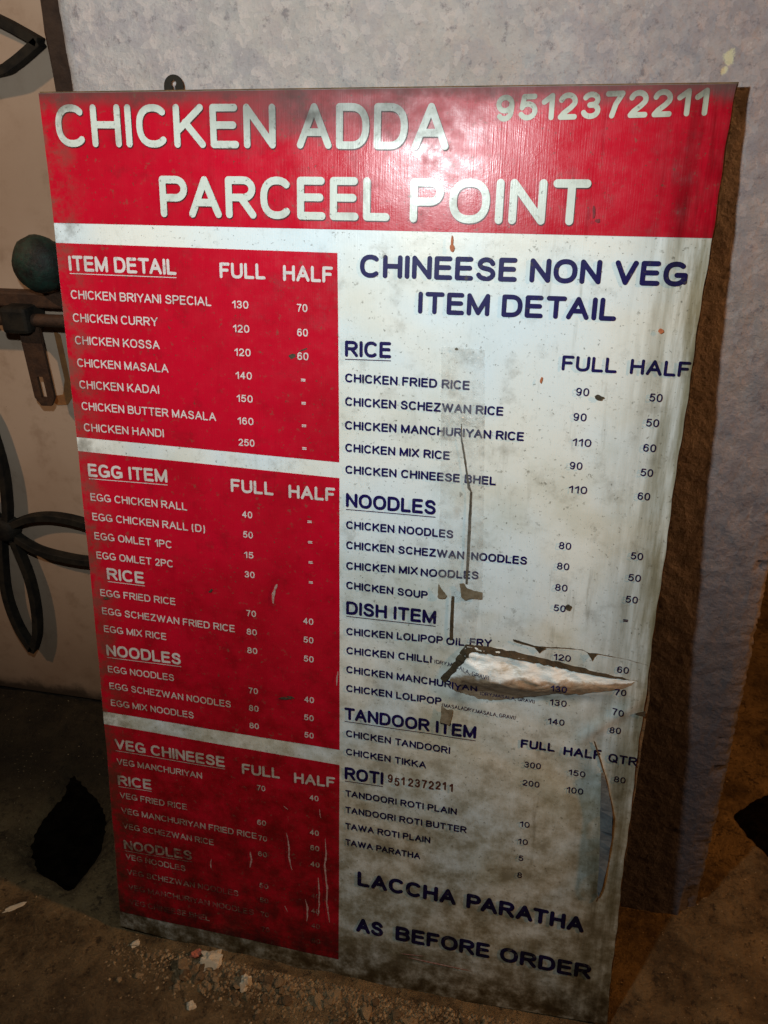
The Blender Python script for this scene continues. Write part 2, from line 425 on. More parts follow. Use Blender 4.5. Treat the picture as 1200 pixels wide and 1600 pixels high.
def ground_z(x, y):
    z = GZ + 0.0045 * fbm((x, y, 0), 7, 4, 2.0) + 0.0022 * fbm((x, y, 0), 34, 3, 5.0)
    z += 0.006 * sstep(0.03, -0.03, y) * max(0, fbm((x, y, 0), 14, 3, 9.0)) * sstep(.0, .12, x)
    if 0.25 < y < 0.42 and x < 0.0: z += 0.016 * sstep(0.28, 0.36, y)          # worn sill rising to the door
    return z - .045 * shade_pit_depth(x, y)
def axis(vals):
    out = []
    for a, b, s in vals:
        n = int(round((b - a) / s)); out += [a + (b - a) * i / n for i in range(n)]
    return out + [vals[-1][1]]
def build_ground():
    xs = axis([(-4, -.6, .2), (-.6, 1.2, .006), (1.2, 6, .2)])
    ys = axis([(-3, -.3, .15), (-.3, .6, .006), (.6, 1.4, .03), (1.4, 7, .25)])
    V = [(x, y, ground_z(x, y)) for y in ys for x in xs]
    nx = len(xs); F = []
    for j in range(len(ys) - 1):
        for i in range(nx - 1):
            q4 = (V[j*nx+i], V[j*nx+i+1], V[(j+1)*nx+i+1], V[(j+1)*nx+i]); cx, cy = sum(q[0] for q in q4) / 4, sum(q[1] for q in q4) / 4
            F.append((j*nx+i, j*nx+i+1, (j+1)*nx+i+1, (j+1)*nx+i))
    o = mesh_obj('ground', V, F, M['ground'], smooth=True); o['kind'] = 'structure'
    shade_fill_mat = simple_mat('shade_black', (0.0025, 0.002, 0.0015), (0.006, 0.0045, 0.003), 60, 0.9, 0.6, 0.004, spec=0.0)
    for p in SHADE_PITS:                              # sunken hollows filled with black, standing in for floor shadows
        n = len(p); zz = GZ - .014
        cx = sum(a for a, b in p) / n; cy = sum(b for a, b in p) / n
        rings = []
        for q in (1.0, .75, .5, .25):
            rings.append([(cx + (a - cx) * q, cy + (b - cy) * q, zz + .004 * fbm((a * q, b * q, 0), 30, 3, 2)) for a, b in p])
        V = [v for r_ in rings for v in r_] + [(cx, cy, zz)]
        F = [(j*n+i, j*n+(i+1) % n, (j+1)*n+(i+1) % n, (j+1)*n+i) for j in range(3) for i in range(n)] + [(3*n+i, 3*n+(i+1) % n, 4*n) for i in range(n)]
        o = mesh_obj('shadow_fill', V, [f[::-1] for f in F], shade_fill_mat, smooth=True); o['kind'] = 'structure'
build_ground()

def wall_mat():
    mt, t, p, co = new_mat('plaster')
    n0 = t.noise(co, 3.0, 5, 0.6); n1 = t.noise(co, 30, 9, 0.75); n2 = t.noise(co, 70, 8, 0.75); n3 = t.noise(co, 260, 5, 0.7)
    def chips(scale, warp):
        w = t.new('ShaderNodeTexNoise'); t.link(co, w.inputs['Vector']); w.inputs['Scale'].default_value = scale * .8; w.inputs['Detail'].default_value = 3
        mx = t.new('ShaderNodeVectorMath', operation='MULTIPLY_ADD'); t.link(w.outputs['Color'], mx.inputs[0]); mx.inputs[1].default_value = (warp,) * 3; t.link(co, mx.inputs[2])
        v = t.new('ShaderNodeTexVoronoi'); t.link(mx.outputs[0], v.inputs['Vector']); v.inputs['Scale'].default_value = scale
        return v.outputs['Distance'], v.outputs['Color']
    d1, c1 = chips(48, 0.03); d2, c2 = chips(130, 0.012)
    bw = t.new('ShaderNodeRGBToBW'); t.link(c1, bw.inputs[0]); bw2 = t.new('ShaderNodeRGBToBW'); t.link(c2, bw2.inputs[0])
    c = t.mix(t.ramp(n1, 0.38, 0.64), (0.36, 0.325, 0.32), (0.47, 0.425, 0.40))
    c = t.mix(t.mul(t.ramp(n0, 0.42, 0.62), 0.55), c, (0.44, 0.375, 0.31))
    c = t.mix(t.mul(t.ramp(bw.outputs[0], 0.62, 0.72), 0.14), c, (0.25, 0.22, 0.27))
    c = t.mix(t.mul(t.ramp(bw2.outputs[0], 0.64, 0.74), 0.32), c, (0.62, 0.52, 0.47))
    c = t.mix(t.mul(t.ramp(n2, 0.56, 0.66), 0.62), c, (0.15, 0.125, 0.135))
    c = t.mix(t.mul(t.ramp(n3, 0.56, 0.68), 0.40), c, (0.20, 0.17, 0.18))
    spx = t.new('ShaderNodeSeparateXYZ'); t.link(co, spx.inputs[0])
    c = t.film(t.ramp(t.math('ADD', spx.outputs[0], t.mul(n0, 0.3)), 0.50, 0.80), c, (0.72, 0.685, 0.695))
    c = t.mix(t.mul(t.ramp(n2, 0.43, 0.33), 0.35), c, (0.62, 0.53, 0.48))
    vd = t.new('ShaderNodeVectorMath', operation='DISTANCE'); t.link(co, vd.inputs[0]); vd.inputs[1].default_value = (0.6045, 0.17, 0.981)
    vd2 = t.new('ShaderNodeVectorMath', operation='DISTANCE'); t.link(co, vd2.inputs[0]); vd2.inputs[1].default_value = (0.601, 0.17, 0.970)
    f = t.math('ADD', t.math('MINIMUM', vd.outputs['Value'], t.math('ADD', vd2.outputs['Value'], 0.0022)), t.math('ADD', t.mul(n2, 0.018), t.mul(n1, 0.014)))
    c = t.mix(t.mul(t.ramp(f, 0.0215, 0.0190), 0.80), c, (0.62, 0.57, 0.34))
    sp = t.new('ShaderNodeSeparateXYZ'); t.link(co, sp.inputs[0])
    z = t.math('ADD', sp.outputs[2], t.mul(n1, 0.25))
    c = t.mix(t.ramp(z, 1.02, 0.36, 0, 0.92), c, (0.046, 0.043, 0.054))  # pillar painted darker towards its foot in place of fading light
    t.link(c, p.inputs['Base Color']); p.inputs['Roughness'].default_value = 0.8; p.inputs['Specular IOR Level'].default_value = 0.3
    b = t.bump(n3, 0.6, 0.0018); b = t.bump(d2, 0.45, 0.002, b); b = t.bump(n2, 0.75, 0.0045, b); b = t.bump(d1, 0.2, 0.003, b)
    t.link(b, p.inputs['Normal'])
    return mt
M['plaster'] = wall_mat()
def build_pillar():
    x0, x1, y0, y1, zt = 0.014, 0.718, 0.170, 0.62, 1.75
    r = 0.012
    path = []                                               # (x, y, nx, ny, corner)
    n = 60
    for i in range(n): path.append((x0, y1 - (y1 - y0 - r) * i / n, -1, 0, 0))
    for i in range(5): a = R(180 + 22.5 * i); path.append((x0 + r + r*math.cos(a), y0 + r + r*math.sin(a), math.cos(a), math.sin(a), .6))
    n = 170
    for i in range(1, n): path.append((x0 + r + (x1 - x0 - 2*r) * (1 - (1 - i / n) ** 1.35), y0, 0, -1, 0))
    for i in range(7): a = R(270 + 15 * i); path.append((x1 - r + r*math.cos(a), y0 + r + r*math.sin(a), math.cos(a), math.sin(a), 1))
    n = 60
    for i in range(1, n + 1): path.append((x1, y0 + r + (y1 - y0 - r) * i / n, 1, 0, 0))
    zs = axis([(-.03, .9, .0032), (.9, 1.1, .004), (1.1, 1.75, .02)])
    V, F = [], []
    m_ = len(path)
    for z in zs:
        for (x, y, nx, ny, c) in path:
            q = (x, y, z)
            d = 0.0014 * fbm(q, 16, 3, 1.3) + 0.0008 * fbm(q, 75, 4, 4.4)
            e = max(0, 1 - (x1 - x) / 0.014) if ny < -.5 else c
            if x > .5 and e > 0:                            # broken arris
                g1, g2, g3 = fbm(q, 20, 3, 7.7), fbm(q, 170, 3, 2.2), fbm(q, 420, 2, 5.2)
                d -= e * (0.0085 * sstep(.16, .42, g1) + 0.0042 * sstep(-.1, .5, g2) - 0.0016 * g3)
                d -= e * 0.022 * sstep(0.07, 0.0, z)
            k = 0.010 * (1 - z) if x > .5 and nx > .3 else 0  # slightly out of plumb
            V.append((x + nx * d + k, y + ny * d, z))
    for j in range(len(zs) - 1):
        for i in range(m_ - 1):
            F.append((j*m_+i, j*m_+i+1, (j+1)*m_+i+1, (j+1)*m_+i))
    F.append(tuple((len(zs) - 1) * m_ + i for i in range(m_)))
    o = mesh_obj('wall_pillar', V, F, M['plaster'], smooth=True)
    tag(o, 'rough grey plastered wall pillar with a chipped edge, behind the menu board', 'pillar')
build_pillar()

# ------------------------------------------------------------------ door, its post, flower bars and bolt
def door_mat():
    mt, t, p, co = new_mat('door_paint')
    n0 = t.noise(co, 3, 5, 0.6); n1 = t.noise(co, 24, 6, 0.7); n2 = t.noise(co, 95, 5, 0.65)
    c = t.mix(t.ramp(n0, 0.4, 0.65), (0.42, 0.315, 0.235), (0.35, 0.25, 0.18))
    c = t.mix(t.mul(t.ramp(n1, 0.50, 0.70), 0.45), c, (0.24, 0.16, 0.105))
    c = t.mix(t.ramp(n2, 0.68, 0.71), c, (0.05, 0.032, 0.022))
    sp = t.new('ShaderNodeSeparateXYZ'); t.link(co, sp.inputs[0])
    zz = t.math('ADD', sp.outputs[2], t.mul(t.math('SUBTRACT', n1, 0.5), 0.06))
    c = t.mix(t.ramp(zz, 0.05, 0.022, 0, 0.9), c, (0.028, 0.02, 0.014))
    c = t.film(t.ramp(zz, 0.55, 0.0), c, (0.62, 0.56, 0.50))
    t.link(c, p.inputs['Base Color']); p.inputs['Roughness'].default_value = 0.5
    t.link(t.bump(n1, 0.15, 0.003), p.inputs['Normal'])
    return mt
M['door'] = door_mat()
M['iron'] = simple_mat('black_iron', (0.008, 0.0075, 0.007), (0.022, 0.018, 0.013), 40, 0.7, 0.25, 0.001, spec=0.12)
M['rust'] = simple_mat('rusty_iron', (0.030, 0.014, 0.008), (0.060, 0.028, 0.014), 60, 0.7, 0.4, 0.0012, (0.03, 0.018, 0.012))
M['brown_iron'] = simple_mat('brown_painted_post', (0.020, 0.011, 0.008), (0.038, 0.022, 0.015), 30, 0.6, 0.3, 0.0015)
M['patina'] = simple_mat('green_patina', (0.008, 0.008, 0.0065), (0.014, 0.036, 0.026), 45, 0.6, 0.4, 0.0015, (0.03, 0.02, 0.015))
M['rust_stain'] = simple_mat('rust_stain', (0.25, 0.11, 0.035), (0.18, 0.08, 0.03), 60, 0.8, 0)
DY = 0.385
door = empty('metal_door', 'beige metal door with black iron flower bars left of the menu board', 'door', (-0.6, DY, 0))
bpy.context.view_layer.update()
def dl(p): return (p[0] + 0.6, p[1] - DY, p[2])             # world -> door-local
mb = MB(); mb.box(dl((-1.15, DY, 0.018)), dl((0.03, DY + 0.035, 1.95)))
bevel(mb.make('door_panel', M['door'], door), 0.002)
mb = MB(); mb.box(dl((-1.15, DY + 0.004, -0.01)), dl((0.03, DY + 0.03, 0.018))); mb.make('bottom_rail', M['iron'], door)

def flat_bar(pts, wd, y0, y1, name='flower_bar', mat=None):
    """bent flat bar standing off the door: pts in (x, z)"""
    # smooth the polyline (Catmull-Rom)
    P = [Vector(p) for p in pts]; Q = []
    for i in range(len(P) - 1):
        a, b, c, d = P[max(i-1,0)], P[i], P[i+1], P[min(i+2,len(P)-1)]
        for k in range(6):
            t = k / 6
            Q.append(0.5 * ((2*b) + (c-a)*t + (2*a-5*b+4*c-d)*t*t + (3*b-a-3*c+d)*t**3))
    Q.append(P[-1])
    V, F = [], []; n = len(Q)
    for i, q in enumerate(Q):
        d = (Q[min(i+1,n-1)] - Q[max(i-1,0)]).normalized(); nn = Vector((-d.y, d.x)) * wd / 2
        for s, y in ((1, y0), (-1, y0), (-1, y1), (1, y1)):
            V.append(dl((q.x + nn.x*s, y, q.y + nn.y*s)))
    for i in range(n - 1):
        for k in range(4): F.append((4*i+k, 4*i+(k+1)%4, 4*i+4+(k+1)%4, 4*i+4+k))
    F += [(3,2,1,0), tuple(4*(n-1)+k for k in range(4))]
    o = mesh_obj(name, V, F, mat or M['iron'], door)
    md = o.modifiers.new('bevel', 'BEVEL'); md.width = 0.0006; md.segments = 1; md.limit_method = 'ANGLE'
    return o
def mm(*p): return [(a / 1000, b / 1000) for a, b in p]
Y0, Y1 = DY - 0.021, DY - 0.004
bars = [
 mm((-245,1066),(-179,1038),(-156,1027),(-133,1015)), mm((-133,1016),(-155,1003),(-174,993),(-191,987),(-250,979)),
 mm((-337,355),(-297,374),(-262,382),(-229,382),(-193,376),(-140,362),(-95,340)), mm((-337,355),(-317,336),(-287,320),(-244,312),(-200,310),(-150,318),(-95,340)),
 mm((-345,352),(-356,302),(-366,228),(-359,166),(-342,122)), mm((-330,350),(-324,317),(-316,265),(-317,209),(-326,157),(-342,120)),
 mm((-334,360),(-325,396),(-318,451),(-320,503),(-328,552),(-350,600)), mm((-346,360),(-366,410),(-380,470),(-375,540),(-350,600)),
 mm((-345,352),(-400,374),(-460,378),(-530,345)), mm((-345,348),(-400,322),(-460,318),(-530,345)),
 mm((-250,1064),(-330,1075),(-440,1020)), mm((-250,981),(-340,975),(-440,1020)),
]
for b in bars: flat_bar(b, 0.0108, Y0, Y1)
mb = MB()
for (x, z) in ((-.337, .353), (-.44, 1.02)):
    n = 18; b0 = len(mb.v)
    for y, r_ in ((DY - .001, .020), (DY - .020, .020), (DY - .026, .014)):
        for k in range(n): mb.v.append(Vector(dl((x + r_*math.cos(2*math.pi*k/n), y, z + r_*math.sin(2*math.pi*k/n)))))
    for j in range(2):
        for k in range(n): mb.f.append((b0+j*n+k, b0+j*n+(k+1)%n, b0+(j+1)*n+(k+1)%n, b0+(j+1)*n+k))
    mb.f.append(tuple(b0+2*n+k for k in range(n)))
    mb.make('flower_boss', M['iron'], door, True); mb = MB()

# sliding bolt: back plate, rod, staple, hanging hasp with a slot
def tube(p0, p1, rad, n=14, ends=True):
    b = MB(); a = Vector(p0); c = Vector(p1); d = (c - a).normalized()
    u = d.orthogonal().normalized(); w = d.cross(u)
    prof = [(a, rad * .75), (a + d * rad * .25, rad), (c - d * rad * .25, rad), (c, rad * .75)]
    for q, r_ in prof:
        for k in range(n): b.v.append(q + (u * math.cos(2*math.pi*k/n) + w * math.sin(2*math.pi*k/n)) * r_)
    for j in range(3):
        for k in range(n): b.f.append((j*n+k, j*n+(k+1)%n, (j+1)*n+(k+1)%n, (j+1)*n+k))
    b.f += [tuple(range(n - 1, -1, -1)), tuple(3*n+k for k in range(n))]
    return b
mb = MB(); mb.box(dl((-.42, DY - .024, .706)), dl((-.04, DY - .002, .727)))
bolt = bevel(mb.make('door_bolt', M['rust'], door), 0.003)
tube(dl((-.42, DY - .034, .691)), dl((-.06, DY - .034, .694)), .0085).make('bolt_rod', M['rust'], bolt, True)
mb = MB(); mb.box(dl((-.240, DY - .050, .676)), dl((-.199, DY - .003, .712))); bevel(mb.make('staple', M['iron'], bolt), 0.006)
mb = MB(); mb.box(dl((-.345, DY - .030, .680)), dl((-.300, DY - .003, .700))); bevel(mb.make('guide', M['iron'], bolt), 0.004)
# hasp: rounded strip with a slot, hanging slightly askew
def hasp():
    y0, y1 = DY - .034, DY - .029
    ang = R(2.0)
    def pt(a, b, y):                                     # a across, b down from the staple
        x, z = -.2105 + a, .684 - b
        dx, dz = x + .2105, z - .684
        return dl((-.2105 + dx*math.cos(ang) - dz*math.sin(ang)*-1*-1, y, .684 + dx*math.sin(ang) + dz*math.cos(ang)))
    hw = .0155; L = .112
    outer = [(-hw, 0)] + [(-hw, L - .012), (-hw*.8, L - .004), (-hw*.4, L), (hw*.4, L), (hw*.8, L - .004), (hw, L - .012), (hw, 0)]
    s = .0045
    slot = [(-s, .072), (-s, .100), (0, .104), (s, .100), (s, .072), (0, .068)]
    # quads between the outline and the slot, by hand
    O = [(-hw,0),(-hw,.068),(-hw,L-.012),(-hw*.5,L),(hw*.5,L),(hw,L-.012),(hw,.068),(hw,0)]
    I = [(-s,.070),(-s,.100),(s,.100),(s,.070)]
    pts = O + I
    faces = [(0,1,8,11,6,7),(1,2,9,8),(2,3,9),(3,4,10,9),(4,5,10),(5,6,11,10)]
    V = [pt(a, b, y0) for a, b in pts] + [pt(a, b, y1) for a, b in pts]; n = len(pts)
    F = list(faces) + [tuple(n + i for i in reversed(f)) for f in faces]
    for lst in (list(range(8)), [8, 9, 10, 11]):
        for i in range(len(lst)):
            a, b = lst[i], lst[(i + 1) % len(lst)]; F.append((a, n + a, n + b, b))
    return mesh_obj('hasp', V, F, M['rust'], bolt)
hasp()
# rust ghost left on the paint beside the hasp
pts = [(-.196,.672),(-.186,.665),(-.184,.602),(-.186,.574),(-.195,.563),(-.212,.561),(-.222,.568),(-.215,.575),(-.200,.578),(-.193,.600)]
mesh_obj('rust_mark', [dl((x, DY - .0006, z)) for x, z in pts], [tuple(range(len(pts)))], M['rust_stain'], door)
# round knob above the bolt
def knob():
    V, F = [], []; prof = [(0, -.062), (.016, -.0605), (.029, -.054), (.036, -.043), (.0375, -.034), (.034, -.024), (.025, -.017), (.015, -.013), (.013, -.006), (.024, -.004), (.024, -.001)]
    n = 28
    for r_, y in prof:
        for k in range(n):
            a = 2*math.pi*k/n; d = 1 + 0.03 * fbm((math.cos(a), y*30, math.sin(a)), 2.0, 3, 3)
            V.append(dl((-.174 + r_*.93*d*math.cos(a), DY + y, .7665 + r_*.98*d*math.sin(a))))
    for j in range(len(prof) - 1):
        for k in range(n): F.append((j*n+k, j*n+(k+1)%n, (j+1)*n+(k+1)%n, (j+1)*n+k))
    return mesh_obj('knob', V, F, M['patina'], door, True)
knob()
# post between the door and the pillar
def post():
    V, F = [], []; zs = axis([(-.02, 1.95, .02)])
    prof = [(-.124,.42),(-.124,.372),(-.119,.366),(-.055,.366),(-.05,.362),(.0,.362),(.013,.362),(.013,.42)]
    n = len(prof)
    for z in zs:
        for x, y in prof:
            d = .0012 * fbm((x, y, z), 25, 3, 6); V.append((x + d, y + d * .6 - 0.0, z))
    for j in range(len(zs)-1):
        for i in range(n - 1): F.append((j*n+i, j*n+i+1, (j+1)*n+i+1, (j+1)*n+i))
    o = mesh_obj('door_post', V, F, M['brown_iron'])
    tag(o, 'dark brown iron door post between the beige door and the plastered pillar', 'door post')
post()

# ------------------------------------------------------------------ the menu board
board = empty('menu_board', 'red and white food menu board leaning on the grey pillar', 'menu board', (0, 0, 0), (R(90 - 8.5), 0, 0))
def sheet(name, uL, uR, vT, vB, mat, parent, lift, step=4.0):
    """uL(v), uR(v), vT(u), vB(u): a printed sheet following the banner"""
    nv = max(2, int(abs(vT(0) - vB(0)) / step)); nu = max(2, int(abs(uR(-500) - uL(-500)) / step))
    V, F = [], []
    for j in range(nv + 1):
        for i in range(nu + 1):
            v0 = vT(300) + (vB(300) - vT(300)) * j / nv
            a, b = uL(v0), uR(v0); u = a + (b - a) * i / nu
            v = vT(u) + (vB(u) - vT(u)) * j / nv
            V.append(loc(u, v, lift))
    for j in range(nv):
        for i in range(nu): F.append((j*(nu+1)+i, (j+1)*(nu+1)+i, (j+1)*(nu+1)+i+1, j*(nu+1)+i+1))
    return mesh_obj(name, V, F, mat, parent, True)
ban = sheet('banner_sheet', edge_l, edge_r, lambda u: 0.0, edge_b, M['banner'], board, 0.0, 2.0)

# backing board, a little proud of the banner on the right, edge uneven
def backing():
    V, F = [], []; nv = 120
    for j in range(nv + 1):
        v = 1.5 - (BH + 1.5) * j / nv
        l, r_ = edge_l(v) - 0.6, edge_r(v) + 1.4 + 0.8 * noise.noise(Vector((v / 30, 0, 0))) + 2.4 * sstep(-500, -560, v) * sstep(-700, -620, v)
        for k in range(13):
            u = l + (r_ - l) * k / 12
            vv = 1.5 + (edge_b(u) - 1.0 - 1.5) * j / nv
            for z in (-3.0, -17.0): V.append((u/1000, (BH + vv)/1000, z/1000))
    w = 26
    for j in range(nv):
        for k in range(12):
            a = j*w + 2*k; F.append((a, a + w, a + w + 2, a + 2)); F.append((a+1, a+3, a+w+3, a+w+1))
        a = j*w; F.append((a, a+1, a+w+1, a+w)); a = j*w + 24; F.append((a, a+w, a+w+1, a+1))
    for k in range(12):
        a = 2*k; F.append((a, a+2, a+3, a+1)); a = nv*w + 2*k; F.append((a, a+1, a+3, a+2))
    return mesh_obj('backing_board', V, F, M['wood'], board)
backing()
# keyhole hanger on the back, showing above the top edge
def hanger():
    cx, y0 = 127.0, BH - 14
    out = [(cx + 9.5, y0)] + [(cx + 9.5*math.cos(R(a)), BH + 7 + 9.5*math.sin(R(a))) for a in range(0, 181, 15)] + [(cx - 9.5, y0)]
    hole = [(cx + 1.3, BH + 1)] + [(cx + 1.3, BH + 6.5)] + [(cx + 2.6*math.cos(R(a)), BH + 9.2 + 2.6*math.sin(R(a))) for a in range(-45, 226, 30)] + [(cx - 1.3, BH + 6.5), (cx - 1.3, BH + 1)]
    m_ = len(out); 
    hole_r = [hole[min(len(hole) - 1, int(i * len(hole) / m_))] for i in range(m_)]
    V = []
    for z in (-18.5, -17.2):
        V += [(a/1000, b/1000, z/1000) for a, b in out] + [(a/1000, b/1000, z/1000) for a, b in hole_r]
    F = []
    for i in range(m_ - 1):
        F.append((2*m_+i, 2*m_+i+1, 3*m_+i+1, 3*m_+i)); F.append((i, m_+i, m_+i+1, i+1))
        F.append((i, i+1, 2*m_+i+1, 2*m_+i)); F.append((m_+i, 3*m_+i, 3*m_+i+1, m_+i+1))
    F.append((2*m_, 3*m_, 4*m_-1, 3*m_-1))
    return mesh_obj('hanger_plate', V, F, M['iron'], board)
hanger()

lin = lambda uA, vA, uB, vB: (lambda u: vA + (vB - vA) * (u - uA) / (uB - uA))
con = lambda c: (lambda v: c)
edgel2 = lambda v: edge_l(v) + 0.2
RED = {}
RED['header'] = sheet('red_panel', lambda v: edge_l(v) + .1, lambda v: edge_r(v) - .1, con(-0.3), lin(1.4, -113.5, 607.4, -115.0), M['red'], board, 0.3)
RED['items'] = sheet('red_panel', edgel2, lin(0, 0, 0.0, 0.0) if 0 else (lambda v: 287.0 + (-134 - v) * 0.0135), lin(2.1, -131.8, 287.2, -134.4), lin(3.9, -325.2, 289.7, -330.5), M['red'], board, 0.3)
RED['egg'] = sheet('red_panel', edgel2, lambda v: 289.9 + (-346 - v) * 0.0045, lin(3.8, -340.1, 289.8, -346.5), lin(3.4, -653.8, 291.3, -658.7), M['red'], board, 0.3)
RED['veg'] = sheet('red_panel', edgel2, lambda v: 291.4, lin(4.7, -670.8, 291.4, -678.2), lin(0.3, -947.8, 291.5, -955.0), M['red'], board, 0.3)

def letters(name, entries, mat, parent, lift=0.8, du=0.0, dv=0.0, grow=0.0):
    """entries: (text, uL, vL, uR, vR, cap, thickness ratio[, underline]); every line is a print of its own"""
    for e in entries:
        V, F = [], []
        def put(vs, fs, z):
            b = len(V)
            for p in vs: V.append(loc(p[0] + du, p[1] + dv, lift + z))
            F.extend(tuple(b + i for i in f) for f in fs)
        s, uL, vL, uR, vR, cap, th = e[:7]
        gap = 0.13 if th > .19 else 0.15
        st, wd = text_strokes(s, th, gap)
        sx = (uR - uL) / wd; sl = (vR - vL) / (uR - uL)
        big = cap > 12
        for k, q in enumerate(st):
            pts = [(uL + a * sx, vL + b * cap + a * sx * sl) for a, b in q]
            pts = densify(pts, 2.5 if not big else 3.0)
            vs, fs = ribbon(pts, cap * th / 2 + grow, 8 if big else 5)
            put(vs, fs, (k % 5) * 0.035)
        if len(e) > 7 and e[7]:
            n = max(2, int((uR - uL) / 3)); dr, hh = e[7]
            vs = [(uL + (uR - uL) * i / n, vL + (vR - vL) * i / n - dr + s_ * hh) for i in range(n + 1) for s_ in (0, -1)]
            put(vs, [(2*i, 2*i+1, 2*i+3, 2*i+2) for i in range(n)], 0)
        mesh_obj(name, V, F, mat, parent)

TH = 0.198; TI = 0.154; TN = 0.160
UL = (2.0, 0.75)
# header
title = [('CHICKEN', 15.2, -46.0, 230.0, -47.2, 36.2, .168), ('ADDA', 250.2, -47.2, 384.3, -48.2, 36.4, .168),
         ('PARCEEL', 116.2, -106.4, 334.4, -106.2, 36.0, .182), ('POINT', 352.9, -107.0, 505.8, -106.9, 36.3, .182)]
letters('lettering_outline', title, M['shade_ink'], RED['header'], 0.5, 0.55, -0.95, 0.1)
letters('title_lettering', title, M['white_ink'], RED['header'], 0.85)
letters('phone_number', [('9512372211', 423.0, -26.6, 590.4, -22.9, 20.3, .205)], M['phone_ink'], RED['header'], 0.8)

def rows(lst, th=TI, cap=8.5, ncap=7.3):
    it, nu = [], []
    for r_ in lst:
        if r_[0]: it.append((r_[0], *r_[1], cap, th))
        for n_ in r_[2:]:
            nu.append((n_[0], n_[1], n_[3] if len(n_) > 4 else n_[3], n_[2], n_[3], ncap if n_[0] != '=' else 6.4, TN if n_[0] != '=' else .16))
    return it, nu
# red block of chicken dishes
it, nu = rows([
 ('CHICKEN BRIYANI SPECIAL', (14.4,-184.3,162.5,-186.0), ('130',183.6,200.1,-187.1), ('70',248.0,258.3,-187.9)),
 ('CHICKEN CURRY', (14.5,-206.7,106.0,-207.2), ('120',183.7,200.3,-209.5), ('60',247.7,258.5,-210.5)),
 ('CHICKEN KOSSA', (14.5,-228.8,106.5,-229.5), ('120',184.3,200.9,-231.9), ('60',247.6,258.9,-232.7)),
 ('CHICKEN MASALA', (14.6,-251.3,114.2,-252.1), ('140',184.7,201.4,-254.3), ('=',251.1,255.9,-254.6)),
 ('CHICKEN KADAI', (14.7,-273.5,102.8,-273.9), ('150',184.9,201.6,-276.9), ('=',251.4,256.3,-277.0)),
 ('CHICKEN BUTTER MASALA', (14.8,-295.7,162.4,-297.7), ('160',185.1,201.9,-299.3), ('=',251.6,256.5,-299.2)),
 ('CHICKEN HANDI', (14.9,-318.1,104.7,-318.5), ('250',185.3,202.3,-321.2), ('=',251.7,256.6,-321.9))])
letters('heading_lettering', [('ITEM DETAIL',15.2,-157.8,128.2,-158.4,14.6,TH,UL),('FULL',172.4,-159.8,217.7,-159.7,14.2,TH),('HALF',235.2,-160.4,282.8,-160.6,14.2,TH)], M['white_small'], RED['items'])
letters('menu_lettering', it, M['white_small'], RED['items']); letters('price_lettering', nu, M['white_small'], RED['items'])
# egg block
it, nu = rows([
 ('EGG CHICKEN RALL', (15.2,-393.8,125.6,-395.3), ('40',186.5,197.7,-397.1), ('=',256.7,261.5,-397.6)),
 ('EGG CHICKEN RALL (D)', (15.2,-415.9,144.5,-418.0), ('50',186.8,197.7,-419.1), ('=',257.0,262.0,-419.7)),
 ('EGG OMLET 1PC', (15.5,-437.9,105.9,-439.5), ('15',187.1,197.8,-441.6), ('=',257.3,262.2,-441.9)),
 ('EGG OMLET 2PC', (15.7,-460.3,106.0,-461.5), ('30',187.1,198.2,-463.6), ('=',257.3,262.1,-464.4)),
 ('EGG FRIED RICE', (15.8,-505.1,105.8,-505.7), ('70',187.5,198.4,-508.5), ('40',250.9,262.2,-510.0)),
 ('EGG SCHEZWAN FRIED RICE', (16.0,-527.2,173.6,-529.7), ('80',187.1,198.8,-530.5), ('50',251.1,262.1,-531.8)),
 ('EGG MIX RICE', (16.2,-549.3,92.0,-549.9), ('80',187.1,198.6,-552.9), ('50',251.2,262.3,-554.3)),
 ('EGG NOODLES', (16.4,-600.3,98.1,-600.4), ('70',187.1,197.9,-602.4), ('40',251.4,262.4,-603.9)),
 ('EGG SCHEZWAN NOODLES', (16.4,-622.1,165.5,-624.1), ('80',186.8,198.1,-624.6), ('50',250.8,262.0,-626.6)),
 ('EGG MIX NOODLES', (16.3,-644.2,119.7,-645.2), ('80',186.8,197.9,-646.9), ('50',251.0,261.8,-648.9))])
letters('heading_lettering', [('EGG ITEM',15.2,-367.1,105.1,-366.8,14.3,TH,UL),('FULL',175.3,-370.5,221.1,-370.3,14.0,TH),('HALF',237.4,-371.4,285.6,-370.9,14.0,TH),
   ('RICE',26.2,-484.1,70.6,-484.5,14.0,TH,UL),('NOODLES',16.8,-579.1,107.9,-578.4,14.2,TH,UL)], M['white_small'], RED['egg'])
letters('menu_lettering', it, M['white_small'], RED['egg']); letters('price_lettering', nu, M['white_small'], RED['egg'])
